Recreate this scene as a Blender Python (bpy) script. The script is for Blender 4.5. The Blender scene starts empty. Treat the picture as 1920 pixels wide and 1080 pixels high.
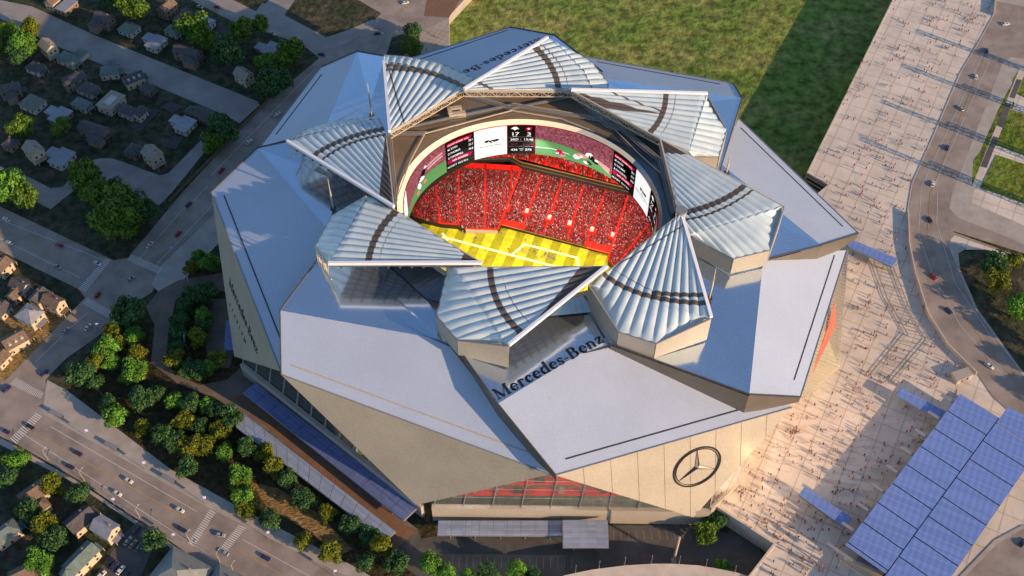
import bpy, math, random
from mathutils import Vector, Matrix
R=random.Random(11)
SC=bpy.context.scene; COL=SC.collection
# ------------------------------------------------------------------ camera model (surveyed from the street grid)
FPX=2133.; PIT=math.radians(52); CH=460.
SP,CP=math.sin(PIT),math.cos(PIT)
def P(x,y,z=0.):
    a=(x-960)/FPX; b=-(y-540)/FPX
    t=(z-CH)/(-SP+b*CP)
    return Vector((a*t,(CP+b*SP)*t,z))
def RAY(x,y):
    a=(x-960)/FPX; b=-(y-540)/FPX
    return Vector((a,CP+b*SP,-SP+b*CP))
def depth(v): return v.y*CP-(v.z-CH)*SP
class Plane:
    def __init__(s,a,b,c):
        s.n=(b-a).cross(c-a).normalized()
        if s.n.z<0: s.n=-s.n
        s.d=s.n.dot(a)
    def hit(s,x,y):
        r=RAY(x,y); o=Vector((0,0,CH))
        return o+r*((s.d-s.n.dot(o))/s.n.dot(r))
    def zat(s,x,y): return (s.d-s.n.x*x-s.n.y*y)/s.n.z
SUN_AZ=math.radians(-33); SUN_EL=math.radians(18)
# ------------------------------------------------------------------ materials
MATS={}
def nt(name):
    m=bpy.data.materials.new(name); m.use_nodes=True; MATS[name]=m
    n=m.node_tree; b=n.nodes['Principled BSDF']; return m,n,b
def lk(n,a,b): n.links.new(a,b)
def noisy(n,scale,c0,c1,detail=6,coords='Object',lo=.35,hi=.65,rough=.6,warp=None):
    tc=n.nodes.new('ShaderNodeTexCoord'); nz=n.nodes.new('ShaderNodeTexNoise')
    nz.inputs['Scale'].default_value=scale; nz.inputs['Detail'].default_value=detail; nz.inputs['Roughness'].default_value=rough
    if warp:
        mp=n.nodes.new('ShaderNodeMapping'); mp.inputs['Scale'].default_value=warp; mp.inputs['Rotation'].default_value=(0,0,math.radians(-30))
        lk(n,tc.outputs[coords],mp.inputs[0]); lk(n,mp.outputs[0],nz.inputs['Vector'])
    else: lk(n,tc.outputs[coords],nz.inputs['Vector'])
    r=n.nodes.new('ShaderNodeValToRGB'); r.color_ramp.elements[0].position=lo; r.color_ramp.elements[1].position=hi
    r.color_ramp.elements[0].color=(*c0,1); r.color_ramp.elements[1].color=(*c1,1)
    lk(n,nz.outputs['Fac'],r.inputs[0]); return r
def mixc(n,a,b,fac,mode='MIX'):
    m=n.nodes.new('ShaderNodeMix'); m.data_type='RGBA'; m.blend_type=mode
    if isinstance(fac,(int,float)): m.inputs[0].default_value=fac
    else: lk(n,fac,m.inputs[0])
    for s,v in ((6,a),(7,b)):
        if isinstance(v,tuple): m.inputs[s].default_value=(*v,1)
        else: lk(n,v,m.inputs[s])
    return m.outputs[2]
def M(name,c,rough=.7,metal=0.,var=.12,scale=.4,emit=None,es=1.,spec=.5,bump=0,bscale=1.):
    if name in MATS: return MATS[name]
    m,n,b=nt(name)
    b.inputs['Roughness'].default_value=rough; b.inputs['Metallic'].default_value=metal
    b.inputs['Specular IOR Level'].default_value=spec
    if var:
        r=noisy(n,scale,tuple(x*(1-var) for x in c),tuple(min(1,x*(1+var)) for x in c))
        lk(n,r.outputs[0],b.inputs['Base Color'])
    else: b.inputs['Base Color'].default_value=(*c,1)
    if emit:
        b.inputs['Specular IOR Level'].default_value=0.; b.inputs['Emission Color'].default_value=(*emit,1); b.inputs['Emission Strength'].default_value=es
    if bump:
        tc=n.nodes.new('ShaderNodeTexCoord'); nz=n.nodes.new('ShaderNodeTexNoise'); nz.inputs['Scale'].default_value=bscale
        lk(n,tc.outputs['Object'],nz.inputs['Vector'])
        bp=n.nodes.new('ShaderNodeBump'); bp.inputs['Strength'].default_value=bump; bp.inputs['Distance'].default_value=.5
        lk(n,nz.outputs['Fac'],bp.inputs['Height']); lk(n,bp.outputs[0],b.inputs['Normal'])
    return m
def ground_mat(name,c0,c1,c2,s1=.05,s2=.5,amt=.5,warp=None,bump=.6):
    m,n,b=nt(name); b.inputs['Roughness'].default_value=.95; b.inputs['Specular IOR Level'].default_value=.1
    big=noisy(n,s1,c0,c1,4); fine=noisy(n,s2,(.35,.35,.35),(1.5,1.5,1.5),8,warp=warp)
    lk(n,mixc(n,mixc(n,big.outputs[0],c2,noisy(n,s1*3.1,(0,0,0),(1,1,1),5,lo=.45,hi=.7).outputs[0]),fine.outputs[0],amt,'MULTIPLY'),b.inputs['Base Color'])
    bp=n.nodes.new('ShaderNodeBump'); bp.inputs['Strength'].default_value=bump; bp.inputs['Distance'].default_value=1.
    lk(n,fine.outputs[0],bp.inputs['Height']); lk(n,bp.outputs[0],b.inputs['Normal'])
    return m
ground_mat('dark_grass',(.036,.048,.026),(.066,.070,.040),(.10,.08,.06),.02,.22,.75)
ground_mat('verge_earth',(.045,.04,.02),(.085,.062,.034),(.035,.04,.017),.06,.35,.7)
ground_mat('dry_grass',(.26,.17,.07),(.36,.24,.10),(.16,.11,.05),.1,.4,.8,warp=(1,3,1))
ground_mat('lawn',(.11,.18,.035),(.19,.25,.05),(.28,.26,.085),.012,.16,.85)
ground_mat('bright_lawn',(.10,.16,.02),(.15,.21,.03),(.17,.16,.05),.04,.25,.75)
def paving(name,c,cell=(10.,8.5),rot=62.6,line=(.3,.25,.2),w=.035,fine=.12,rough=.8):
    m,n,b=nt(name); b.inputs['Roughness'].default_value=rough
    tc=n.nodes.new('ShaderNodeTexCoord'); mp=n.nodes.new('ShaderNodeMapping'); mp.vector_type='TEXTURE'
    mp.inputs['Rotation'].default_value=(0,0,math.radians(rot)); lk(n,tc.outputs['Object'],mp.inputs[0])
    br=n.nodes.new('ShaderNodeTexBrick'); br.offset=0; br.inputs['Scale'].default_value=1.
    br.inputs['Brick Width'].default_value=cell[0]; br.inputs['Row Height'].default_value=cell[1]
    br.inputs['Mortar Size'].default_value=w*10; br.inputs['Mortar Smooth'].default_value=.9
    br.inputs['Color1'].default_value=(*c,1); br.inputs['Color2'].default_value=(*[x*.93 for x in c],1); br.inputs['Mortar'].default_value=(*line,1)
    lk(n,mp.outputs[0],br.inputs['Vector'])
    b2=n.nodes.new('ShaderNodeTexBrick'); b2.offset=.5; b2.inputs['Scale'].default_value=1.
    b2.inputs['Brick Width'].default_value=2.4; b2.inputs['Row Height'].default_value=1.2; b2.inputs['Mortar Size'].default_value=.05
    b2.inputs['Color1'].default_value=(1,1,1,1); b2.inputs['Color2'].default_value=(.9,.9,.9,1); b2.inputs['Mortar'].default_value=(.75,.75,.75,1)
    lk(n,mp.outputs[0],b2.inputs['Vector'])
    o=mixc(n,br.outputs[0],b2.outputs[0],.6,'MULTIPLY')
    o=mixc(n,o,noisy(n,.06,(.78,.78,.78),(1.1,1.08,1.05)).outputs[0],.8,'MULTIPLY')
    lk(n,o,b.inputs['Base Color']); return m
paving('plaza_paving',(.70,.61,.52),line=(.50,.42,.35),w=.055)
paving('tile_paving',(.42,.36,.3),(3.5,3.5),62.6,(.26,.22,.19),.025)
paving('brown_paving',(.22,.12,.07),(4,4),-40,(.13,.08,.05),.02)
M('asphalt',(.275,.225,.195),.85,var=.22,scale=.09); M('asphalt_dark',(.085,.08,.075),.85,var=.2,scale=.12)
M('pale_asphalt',(.26,.235,.22),.85,var=.15,scale=.08)
M('concrete',(.37,.33,.29),.8,var=.12,scale=.15); M('concrete_pale',(.52,.45,.38),.8,var=.1,scale=.2)
M('path_brown',(.16,.125,.10),.85,var=.2,scale=.1)
M('paint_white',(.62,.6,.57),.7,var=.15,scale=1); M('paint_yellow',(.45,.28,.06),.7,var=.15,scale=1)
def roof_mat(name,c,rough,metal,var=.05,bump=.05):
    m,n,b=nt(name); b.inputs['Roughness'].default_value=rough; b.inputs['Metallic'].default_value=metal
    a=noisy(n,.03,tuple(x*(1-var) for x in c),tuple(min(1,x*(1+var)) for x in c))
    g=noisy(n,1.6,(.93,.93,.93),(1.05,1.05,1.05),3)
    lk(n,mixc(n,a.outputs[0],g.outputs[0],1.,'MULTIPLY'),b.inputs['Base Color'])
    bp=n.nodes.new('ShaderNodeBump'); bp.inputs['Strength'].default_value=bump; bp.inputs['Distance'].default_value=.05
    lk(n,g.outputs[0],bp.inputs['Height']); lk(n,bp.outputs[0],b.inputs['Normal']); return m
roof_mat('roof_white',(.395,.455,.575),.55,.0)
roof_mat('roof_polished',(.70,.82,.95),.13,.93,.03,.02)
def facade_mat():
    m,n,b=nt('facade_beige'); b.inputs['Roughness'].default_value=.5; b.inputs['Metallic'].default_value=.15
    a=noisy(n,.05,(.40,.355,.29),(.46,.41,.335)); g=noisy(n,1.3,(.9,.9,.9),(1.08,1.08,1.08),4)
    lk(n,mixc(n,a.outputs[0],g.outputs[0],1.,'MULTIPLY'),b.inputs['Base Color'])
facade_mat()
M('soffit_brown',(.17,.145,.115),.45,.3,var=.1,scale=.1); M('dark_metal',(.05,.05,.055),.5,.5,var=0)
M('gutter_dark',(.06,.055,.055),.6,var=0); M('black_paint',(.012,.012,.013),.5,var=0)
M('steel_cream',(.55,.47,.36),.5,.2,var=.1,scale=1); M('steel_grey',(.30,.30,.31),.5,.4,var=.1,scale=1)
M('truss_brown',(.16,.13,.10),.6,.2,var=.1,scale=1)
M('ring_brown',(.30,.23,.16),.3,.45,var=.12,scale=.08); M('ring_glass',(.16,.18,.20),.12,.7,var=.15,scale=.1)
M('white_beam',(.85,.83,.85),.4,var=0)
M('lip_cream',(.75,.64,.46),.5,var=.05,scale=.2,emit=(1,.75,.45),es=.22)  # slight emission stands in for interior lamplight on the lip
M('glazed_red',(.55,.12,.07),.35,var=.3,scale=.4); M('red_seat',(.85,.025,.015),.6,var=.1,scale=.5,emit=(1,.02,.01),es=.0); M('red_rim',(.45,.03,.03),.5,var=0)
M('dark_band',(.03,.018,.012),.6,var=0); M('gold',(.5,.3,.1),.4,.5,var=0)
M('tan',(.6,.42,.25),.6,var=.1)
# petal membrane: brown bands and patches come from a per-vertex signed distance
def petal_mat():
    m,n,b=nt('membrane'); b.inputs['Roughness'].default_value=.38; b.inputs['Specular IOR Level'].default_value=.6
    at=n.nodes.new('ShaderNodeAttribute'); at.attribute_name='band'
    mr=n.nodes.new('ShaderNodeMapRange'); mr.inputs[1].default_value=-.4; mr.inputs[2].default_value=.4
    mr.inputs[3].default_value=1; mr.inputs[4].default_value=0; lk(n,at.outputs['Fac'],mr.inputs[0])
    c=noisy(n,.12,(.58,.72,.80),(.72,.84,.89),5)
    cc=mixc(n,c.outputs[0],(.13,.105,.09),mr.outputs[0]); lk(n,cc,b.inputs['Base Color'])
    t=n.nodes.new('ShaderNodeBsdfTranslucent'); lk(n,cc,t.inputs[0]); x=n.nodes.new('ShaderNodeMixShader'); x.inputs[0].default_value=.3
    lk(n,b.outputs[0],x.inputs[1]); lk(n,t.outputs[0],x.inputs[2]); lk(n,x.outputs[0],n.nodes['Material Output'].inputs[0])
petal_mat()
def lining():
    m,n,b=nt('membrane_under'); b.inputs['Base Color'].default_value=(.26,.31,.36,1); b.inputs['Roughness'].default_value=.6
    t=n.nodes.new('ShaderNodeBsdfTranslucent'); t.inputs[0].default_value=(.4,.46,.52,1); x=n.nodes.new('ShaderNodeMixShader'); x.inputs[0].default_value=.5
    lk(n,b.outputs[0],x.inputs[1]); lk(n,t.outputs[0],x.inputs[2]); lk(n,x.outputs[0],n.nodes['Material Output'].inputs[0])
lining()
def glass(name,c,tr=.45,rough=.08):
    m,n,b=nt(name); b.inputs['Base Color'].default_value=(*c,1); b.inputs['Roughness'].default_value=rough; b.inputs['Metallic'].default_value=.3
    t=n.nodes.new('ShaderNodeBsdfTransparent'); t.inputs[0].default_value=(.8,.85,.85,1)
    x=n.nodes.new('ShaderNodeMixShader'); x.inputs[0].default_value=1-tr
    lk(n,t.outputs[0],x.inputs[1]); lk(n,b.outputs[0],x.inputs[2]); lk(n,x.outputs[0],n.nodes['Material Output'].inputs[0])
glass('curtain_glass',(.30,.32,.33),.72,.12); glass('gold_glass',(.75,.66,.45),.45,.25)
def solar(name,c,rot=62.6,cell=(2.,1.),line=(.35,.38,.55),tr=0,rough=.25):
    m,n,b=nt(name); b.inputs['Roughness'].default_value=rough; b.inputs['Specular IOR Level'].default_value=.7
    tc=n.nodes.new('ShaderNodeTexCoord'); mp=n.nodes.new('ShaderNodeMapping'); mp.vector_type='TEXTURE'
    mp.inputs['Rotation'].default_value=(0,0,math.radians(rot)); lk(n,tc.outputs['Object'],mp.inputs[0])
    br=n.nodes.new('ShaderNodeTexBrick'); br.offset=0; br.inputs['Scale'].default_value=1.
    br.inputs['Brick Width'].default_value=cell[0]; br.inputs['Row Height'].default_value=cell[1]; br.inputs['Mortar Size'].default_value=.08
    br.inputs['Color1'].default_value=(*c,1); br.inputs['Color2'].default_value=(*[x*.82 for x in c],1); br.inputs['Mortar'].default_value=(*line,1)
    lk(n,mp.outputs[0],br.inputs['Vector'])
    wv=n.nodes.new('ShaderNodeTexWave'); wv.bands_direction='Y'; wv.inputs['Scale'].default_value=.11; wv.inputs['Distortion'].default_value=.4
    lk(n,mp.outputs[0],wv.inputs['Vector'])
    rr=n.nodes.new('ShaderNodeValToRGB'); rr.color_ramp.elements[0].color=(.9,.9,.93,1); rr.color_ramp.elements[1].color=(1.08,1.08,1.06,1); lk(n,wv.outputs['Fac'],rr.inputs[0])
    lk(n,mixc(n,br.outputs[0],rr.outputs[0],.8,'MULTIPLY'),b.inputs['Base Color'])
solar('solar_blue',(.19,.28,.60),62.6,(1.15,60),(.13,.23,.62)); solar('canopy_lilac',(.27,.34,.45),-40,(3.6,1.8),(.20,.20,.36)); solar('canopy_front',(.27,.33,.43),0,(3.6,1.2),(.20,.20,.32))
solar('canopy_blue',(.12,.16,.34),-40,(3.6,1.8),(.17,.2,.38))
def vcol_mat(name,rough=.8,trans=0.,attr='col',gain=1.):
    m,n,b=nt(name); at=n.nodes.new('ShaderNodeAttribute'); at.attribute_name=attr
    b.inputs['Roughness'].default_value=rough; b.inputs['Specular IOR Level'].default_value=.25
    lk(n,at.outputs['Color'],b.inputs['Base Color'])
    if trans:
        t=n.nodes.new('ShaderNodeBsdfTranslucent'); lk(n,at.outputs['Color'],t.inputs[0])
        x=n.nodes.new('ShaderNodeMixShader'); x.inputs[0].default_value=trans
        lk(n,b.outputs[0],x.inputs[1]); lk(n,t.outputs[0],x.inputs[2]); lk(n,x.outputs[0],n.nodes['Material Output'].inputs[0])
    return m
vcol_mat('crowd_clothes'); vcol_mat('leaves',.6,.25)
M('bark',(.10,.07,.045),.9,var=.2,scale=2)
M('emit_white',(.1,.1,.1),.5,var=0,emit=(1,1,1),es=.72); M('emit_black',(.006,.006,.006),.8,var=0,spec=0)
M('emit_red',(.05,.0,.01),.5,var=0,emit=(.55,.005,.06),es=.8); M('emit_grey',(.1,.1,.1),.5,var=0,emit=(.2,.2,.2),es=.5)
M('emit_green',(.02,.04,.02),.5,var=0,emit=(.10,.30,.09),es=.75); M('emit_skin',(.3,.1,.1),.5,var=0,emit=(.35,.07,.09),es=.8)
def crowd_emit():
    m,n,b=nt('emit_crowd'); r=noisy(n,.9,(.09,.004,.025),(.62,.16,.25),8,lo=.44,hi=.66,rough=.85)
    b.inputs['Base Color'].default_value=(.02,.01,.01,1); lk(n,r.outputs[0],b.inputs['Emission Color']); b.inputs['Emission Strength'].default_value=.8
crowd_emit()
# ------------------------------------------------------------------ mesh helpers
class MB:
    def __init__(s): s.v=[]; s.f=[]; s.m=[]; s.mats=[]
    def mi(s,mat):
        if mat not in s.mats: s.mats.append(mat)
        return s.mats.index(mat)
    def face(s,pts,mat):
        i=len(s.v); s.v+= [tuple(p) for p in pts]; s.f.append(tuple(range(i,i+len(pts)))); s.m.append(s.mi(mat))
    def grid(s,rows,mat):
        i=len(s.v); w=len(rows[0]); k=s.mi(mat)
        for r in rows: s.v+=[tuple(p) for p in r]
        for a in range(len(rows)-1):
            for b in range(w-1):
                s.f.append((i+a*w+b,i+a*w+b+1,i+(a+1)*w+b+1,i+(a+1)*w+b)); s.m.append(k)
    def prism(s,top,t,mat,side=None,bottom=True):
        """closed slab: top outline (3-D points) and a thickness straight down"""
        side=side or mat; n=len(top); lo=[Vector(p)-Vector((0,0,t)) for p in top]
        s.face(top,mat)
        if bottom: s.face(lo[::-1],side)
        for i in range(n):
            j=(i+1)%n; s.face((top[i],lo[i],lo[j],top[j]),side)
    def box(s,c,size,mat,rz=0.,axes=None):
        hx,hy,hz=size[0]/2,size[1]/2,size[2]/2; c=Vector(c)
        if axes is None: axes=(Vector((math.cos(rz),math.sin(rz),0)),Vector((-math.sin(rz),math.cos(rz),0)),Vector((0,0,1)))
        q=[c+axes[0]*(a*hx)+axes[1]*(b*hy)+axes[2]*(d*hz) for d in(-1,1) for a,b in((-1,-1),(1,-1),(1,1),(-1,1))]
        i=len(s.v); s.v+=[tuple(p) for p in q]; k=s.mi(mat)
        for f in((3,2,1,0),(4,5,6,7),(0,1,5,4),(1,2,6,5),(2,3,7,6),(3,0,4,7)): s.f.append(tuple(i+j for j in f)); s.m.append(k)
    def bar(s,a,b,w,mat,h=None):
        a,b=Vector(a),Vector(b); d=b-a; L=d.length
        if L<1e-6: return
        d/=L; up=Vector((0,0,1)) if abs(d.z)<.95 else Vector((1,0,0))
        x=d.cross(up).normalized(); y=x.cross(d)
        s.box((a+b)/2,(L,w,h or w),mat,axes=(d,x,y))
    def tube(s,a,b,r,mat,r2=None,n=8,caps=True):
        a,b=Vector(a),Vector(b); d=(b-a).normalized(); up=Vector((0,0,1)) if abs(d.z)<.95 else Vector((1,0,0))
        x=d.cross(up).normalized(); y=x.cross(d); r2=r if r2 is None else r2
        i=len(s.v); k=s.mi(mat)
        for c,rr in((a,r),(b,r2)):
            for j in range(n):
                t=2*math.pi*j/n; s.v.append(tuple(c+x*(rr*math.cos(t))+y*(rr*math.sin(t))))
        for j in range(n): s.f.append((i+j,i+(j+1)%n,i+n+(j+1)%n,i+n+j)); s.m.append(k)
        if caps: s.f.append(tuple(i+n+j for j in range(n))); s.m.append(k); s.f.append(tuple(i+j for j in range(n))[::-1]); s.m.append(k)
    def build(s,name,parent=None,org=(0,0,0),smooth=False,colors=None,attrs=None):
        o0=Vector(org); me=bpy.data.meshes.new(name)
        me.from_pydata([tuple(Vector(v)-o0) for v in s.v],[],s.f)
        for mt in s.mats: me.materials.append(MATS[mt] if isinstance(mt,str) else mt)
        me.polygons.foreach_set('material_index',s.m)
        if smooth: me.polygons.foreach_set('use_smooth',[True]*len(s.f))
        if colors:
            at=me.color_attributes.new('col','FLOAT_COLOR','CORNER'); buf=[]
            for p,c in zip(me.polygons,colors): buf+= (list(c)+[1.])*p.loop_total
            at.data.foreach_set('color',buf)
        if attrs:
            a=me.attributes.new('band','FLOAT','POINT'); a.data.foreach_set('value',attrs)
        me.update(); o=bpy.data.objects.new(name,me); COL.objects.link(o)
        if parent is not None: o.parent=parent
        elif o0.length: o.location=o0
        return o
def tag(o,label=None,cat=None,group=None,kind=None):
    if label: o['label']=label
    if cat: o['category']=cat
    if group: o['group']=group
    if kind: o['kind']=kind
    return o
def empty(name,loc=(0,0,0),rz=0,**k):
    o=bpy.data.objects.new(name,None); COL.objects.link(o); o.location=loc; o.rotation_euler=(0,0,rz); o.empty_display_size=.5
    return tag(o,**k)
def copy_tree(o,parent=None):
    c=o.copy(); COL.objects.link(c)
    if parent is not None: c.parent=parent
    for ch in o.children: copy_tree(ch,c)
    return c
def sheet(name,px,z,mat,kind='structure',t=0):
    mb=MB(); pts=[P(x,y,z) for x,y in px]
    if t: mb.prism(pts,t,mat)
    else: mb.face(pts,mat)
    return tag(mb.build(name),kind=kind)
def truss(mb,a,b,h,mat,n=None,w=.35,wide=0):
    """lattice girder hanging h below the line a-b"""
    a,b=Vector(a),Vector(b); L=(b-a).length; n=n or max(2,int(L/h)); dz=Vector((0,0,-h))
    side=(b-a).cross(Vector((0,0,1))).normalized()*wide
    for off in ((Vector((0,0,0)),side) if wide else (Vector((0,0,0)),)):
        mb.bar(a+off,b+off,w*1.3,mat); mb.bar(a+off+dz,b+off+dz,w*1.3,mat)
        for i in range(n):
            p,q=a.lerp(b,i/n)+off,a.lerp(b,(i+1)/n)+off
            mb.bar(p,p+dz,w*.7,mat); mb.bar(p+dz if i%2 else p,q if i%2 else q+dz,w*.7,mat)
    if wide:
        for i in range(n+1):
            p=a.lerp(b,i/n); mb.bar(p,p+side,w*.6,mat); mb.bar(p+dz,p+dz+side,w*.6,mat)
# ================================================================== SETTING
Z0=0.; ZP=10.; ZF=-6.5
def far(p,q,L):   # continue the line p->q by L metres
    d=(q-p).normalized(); return q+d*L
mb=MB(); mb.face([(-3500,-2500,ZF-.5),(3500,-2500,ZF-.5),(3500,6000,ZF-.5),(-3500,6000,ZF-.5)],'lawn'); tag(mb.build('terrain'),kind='structure')
a1,a2,a3=P(842,115,0),P(842,30,0),P(870,0,0)
gpoly=[Vector((-3500,-2500,0)),Vector((3500,-2500,0)),Vector((3500,200,0)),Vector((112,262,0)),Vector((-72,262,0)),Vector((-72,440,0)),a1,a2,a3,far(a2,a3,60),Vector((a3.x+900,a3.y+2600,0)),Vector((-3500,4000,0))]
mb=MB(); mb.prism(gpoly,6.8,'dark_grass','concrete',bottom=False); tag(mb.build('ground'),kind='structure')
sheet('playing_green',[(842,-30),(1700,-30),(1560,400),(1100,400),(800,200)],ZF,'lawn')
# raised plaza slab on the right
e1,e2=P(1513,323,ZP),P(1673,0,ZP)
b1,b2=P(1450,1020,ZP),P(1403,1080,ZP)
plaza=[far(e1,e2,1500),e2,e1,P(1553,346,ZP),P(1531,364,ZP),Vector((130,330,ZP)),Vector((95,262,ZP)),P(1335,945,ZP),b1,b2,far(b1,b2,60),Vector((3000,-900,ZP)),Vector((3000,2500,ZP))]
mb=MB(); mb.prism(plaza,22.,'plaza_paving','concrete_pale',bottom=False); tag(mb.build('plaza'),kind='structure')
mb=MB(); mb.prism([P(x,y,ZP+.25) for x,y in [(1513,323),(1673,0)]]+[P(x,y,ZP+.25) for x,y in[(1675,1),(1516,323)]],.4,'concrete_pale')
mb.prism([P(x,y,ZP+.9) for x,y in [(1335,944),(1450,1019),(1403,1080),(1407,1081),(1456,1018),(1336,940)]],1.2,'concrete_pale')
tag(mb.build('plaza_kerb'),kind='structure')
LV=[0.02]
def flat(name,px,z,mat):
    LV[0]+=.004; return sheet(name,px,z+LV[0],mat)
# --- left road network (z=0)
flat('verge',[(120,700),(290,560),(430,500),(480,700),(560,830),(800,1085),(640,1095),(455,950),(320,880),(127,733)],0,'verge_earth')
flat('verge_grass',[(470,905),(520,915),(600,965),(660,1030),(640,1040),(560,985),(500,950)],0,'dry_grass')
flat('verge_grass',[(0,560),(45,575),(150,600),(60,690),(-20,760),(-20,560)],0,'dry_grass')
flat('lot',[(-40,-30),(0,0),(60,12),(180,67),(483,190),(487,197),(449,231),(425,217),(270,152),(110,88),(-10,30)],0,'pale_asphalt')
flat('lane',[(-20,305),(0,312),(60,335),(95,353),(118,350),(133,333),(165,303),(185,297),(212,297),(300,329),(316,324),(393,247),(407,256),(323,360),(298,385),(270,378),(230,350),(185,350),(150,348),(95,392),(80,385),(45,362),(-20,345)],0,'pale_asphalt')
flat('road',[(300,-30),(395,-30),(500,8),(535,28),(612,70),(700,40),(715,25),(620,-30),(900,-30),(860,10),(842,30),(842,130),(560,200),(600,110),(567,83),(430,37)],0,'asphalt')
flat('sidewalk',[(405,-10),(480,22),(510,-5),(560,-10),(533,28),(608,69),(625,68),(700,36),(715,45),(630,90),(600,90),(500,50),(430,30),(350,-10)],0,'pale_asphalt')
flat('green_block',[(533,28),(565,-12),(600,-12),(667,14),(612,70)],0,'dark_grass')
flat('green_block',[(413,-12),(480,21),(505,-12)],0,'dark_grass')
flat('tile_plaza',[(785,62),(842,33),(842,130),(740,130)],0,'tile_paving')
flat('brown_paving',[(800,0),(870,-12),(842,33),(795,30)],0,'brown_paving')
flat('green_block',[(735,70),(785,55),(790,110),(720,115)],0,'dark_grass')
flat('road',[(-30,372),(0,387),(213,488),(145,541),(0,470),(-30,455)],0,'asphalt')
flat('road',[(213,488),(240,483),(345,357),(500,190),(600,108),(640,130),(540,300),(430,390),(300,517),(285,548),(218,590),(195,622),(123,673),(85,712),(90,745),(80,775),(18,826),(-30,805),(-30,760),(7,717),(160,558),(145,541)],0,'asphalt')
flat('road',[(-30,800),(20,826),(143,897),(317,1013),(430,1095),(690,1095),(633,1073),(387,950),(80,775),(60,740),(-30,700)],0,'asphalt')
flat('sidewalk',[(88,712),(127,733),(320,880),(455,955),(660,1060),(720,1095),(690,1095),(633,1073),(387,950),(80,775)],0,'concrete')
flat('sidewalk',[(300,500),(393,410),(420,380),(425,440),(325,545),(300,550),(284,533)],0,'concrete')
flat('sidewalk',[(-30,805),(18,830),(141,900),(315,1016),(425,1095),(412,1095),(311,1021),(138,905),(-30,818)],0,'concrete')
flat('path',[(273,575),(298,545),(335,525),(425,510),(425,548),(372,538),(330,562),(316,620),(312,672),(325,700),(375,722),(425,712),(450,690),(520,780),(780,990),(820,1000),(830,1010),(760,1040),(700,1010),(440,770),(400,745),(335,720),(283,680),(290,610)],0,'path_brown')
flat('path',[(395,560),(430,560),(440,655),(430,690),(392,690),(385,640)],0,'path_brown')
flat('brown_path',[(438,747),(470,735),(760,985),(825,1010),(790,1020),(740,1005)],0,'brown_paving')
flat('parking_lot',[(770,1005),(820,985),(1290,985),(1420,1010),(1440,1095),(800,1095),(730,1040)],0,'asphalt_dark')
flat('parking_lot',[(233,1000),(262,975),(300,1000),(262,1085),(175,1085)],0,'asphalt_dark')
flat('verge_grass',[(782,990),(815,985),(820,1005),(790,1010)],0,'verge_earth')
# road paint
def stripe(px0,px1,w,z,mat,dash=None):
    mb=MB(); a,b=P(*px0,z),P(*px1,z); d=(b-a); L=d.length; d/=L; s=Vector((-d.y,d.x,0))*w/2
    LV[0]+=.002; up=Vector((0,0,LV[0]))
    t=0; seg=dash[0] if dash else L; gap=dash[1] if dash else 0
    while t<L-.01:
        e=min(L,t+seg); p,q=a+d*t+up,a+d*e+up; mb.face((p-s,q-s,q+s,p+s),mat); t=e+gap
    return mb
def marks(name,segs,w,z,mat,dash=None):
    m=MB()
    for s in segs:
        q=stripe(s[0],s[1],w,z,mat,dash); o=len(m.v); m.v+=q.v; m.f+=[tuple(i+o for i in f) for f in q.f]; m.m+=[m.mi(mat)]*len(q.f)
    return tag(m.build(name),kind='structure')
marks('lane_marking',[((35,808),(395,1042)),((95,800),(370,960)),((455,1012),(580,1080)),((420,1062),(470,1095)),((0,412),(200,490)),((0,447),(150,521)),((262,485),(352,382)),((290,500),(398,385)),((395,330),(590,130)),((345,395),(390,348)),((65,680),(165,585))],.22,0,'paint_white')
marks('centre_line',[((63,811),(357,976)),((445,1030),(560,1095)),((0,425),(170,507)),((270,492),(420,325)),((75,705),(182,585))],.3,0,'paint_yellow')
def crosswalk(a,b,c,d,n,z=0):
    """zebra between edge a-b and edge d-c"""
    m=MB(); LV[0]+=.002
    A,B,C_,D=[P(*q,z+LV[0]) for q in(a,b,c,d)]
    for i in range(n):
        t0,t1=(i+.2)/n,(i+.62)/n; m.face((A.lerp(B,t0),A.lerp(B,t1),D.lerp(C_,t1),D.lerp(C_,t0)),'paint_white')
    return tag(m.build('crosswalk'),kind='structure')
crosswalk((146,541),(198,484),(209,487),(160,548),22); crosswalk((247,477),(305,502),(297,514),(239,488),22)
crosswalk((164,558),(218,588),(209,600),(155,570),20); crosswalk((30,708),(83,737),(76,748),(18,720),20)
crosswalk((18,822),(68,773),(80,780),(30,833),16); crosswalk((352,1018),(394,954),(405,960),(364,1026),17); crosswalk((412,1028),(448,983),(462,989),(424,1036),14)
marks('bay_marking',[((835+i*13.2,1045),(835+i*13.2-1,1066)) for i in range(19)]+[((1150+i*14,995),(1150+i*14.6,1012)) for i in range(13)],.12,0,'concrete')
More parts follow.
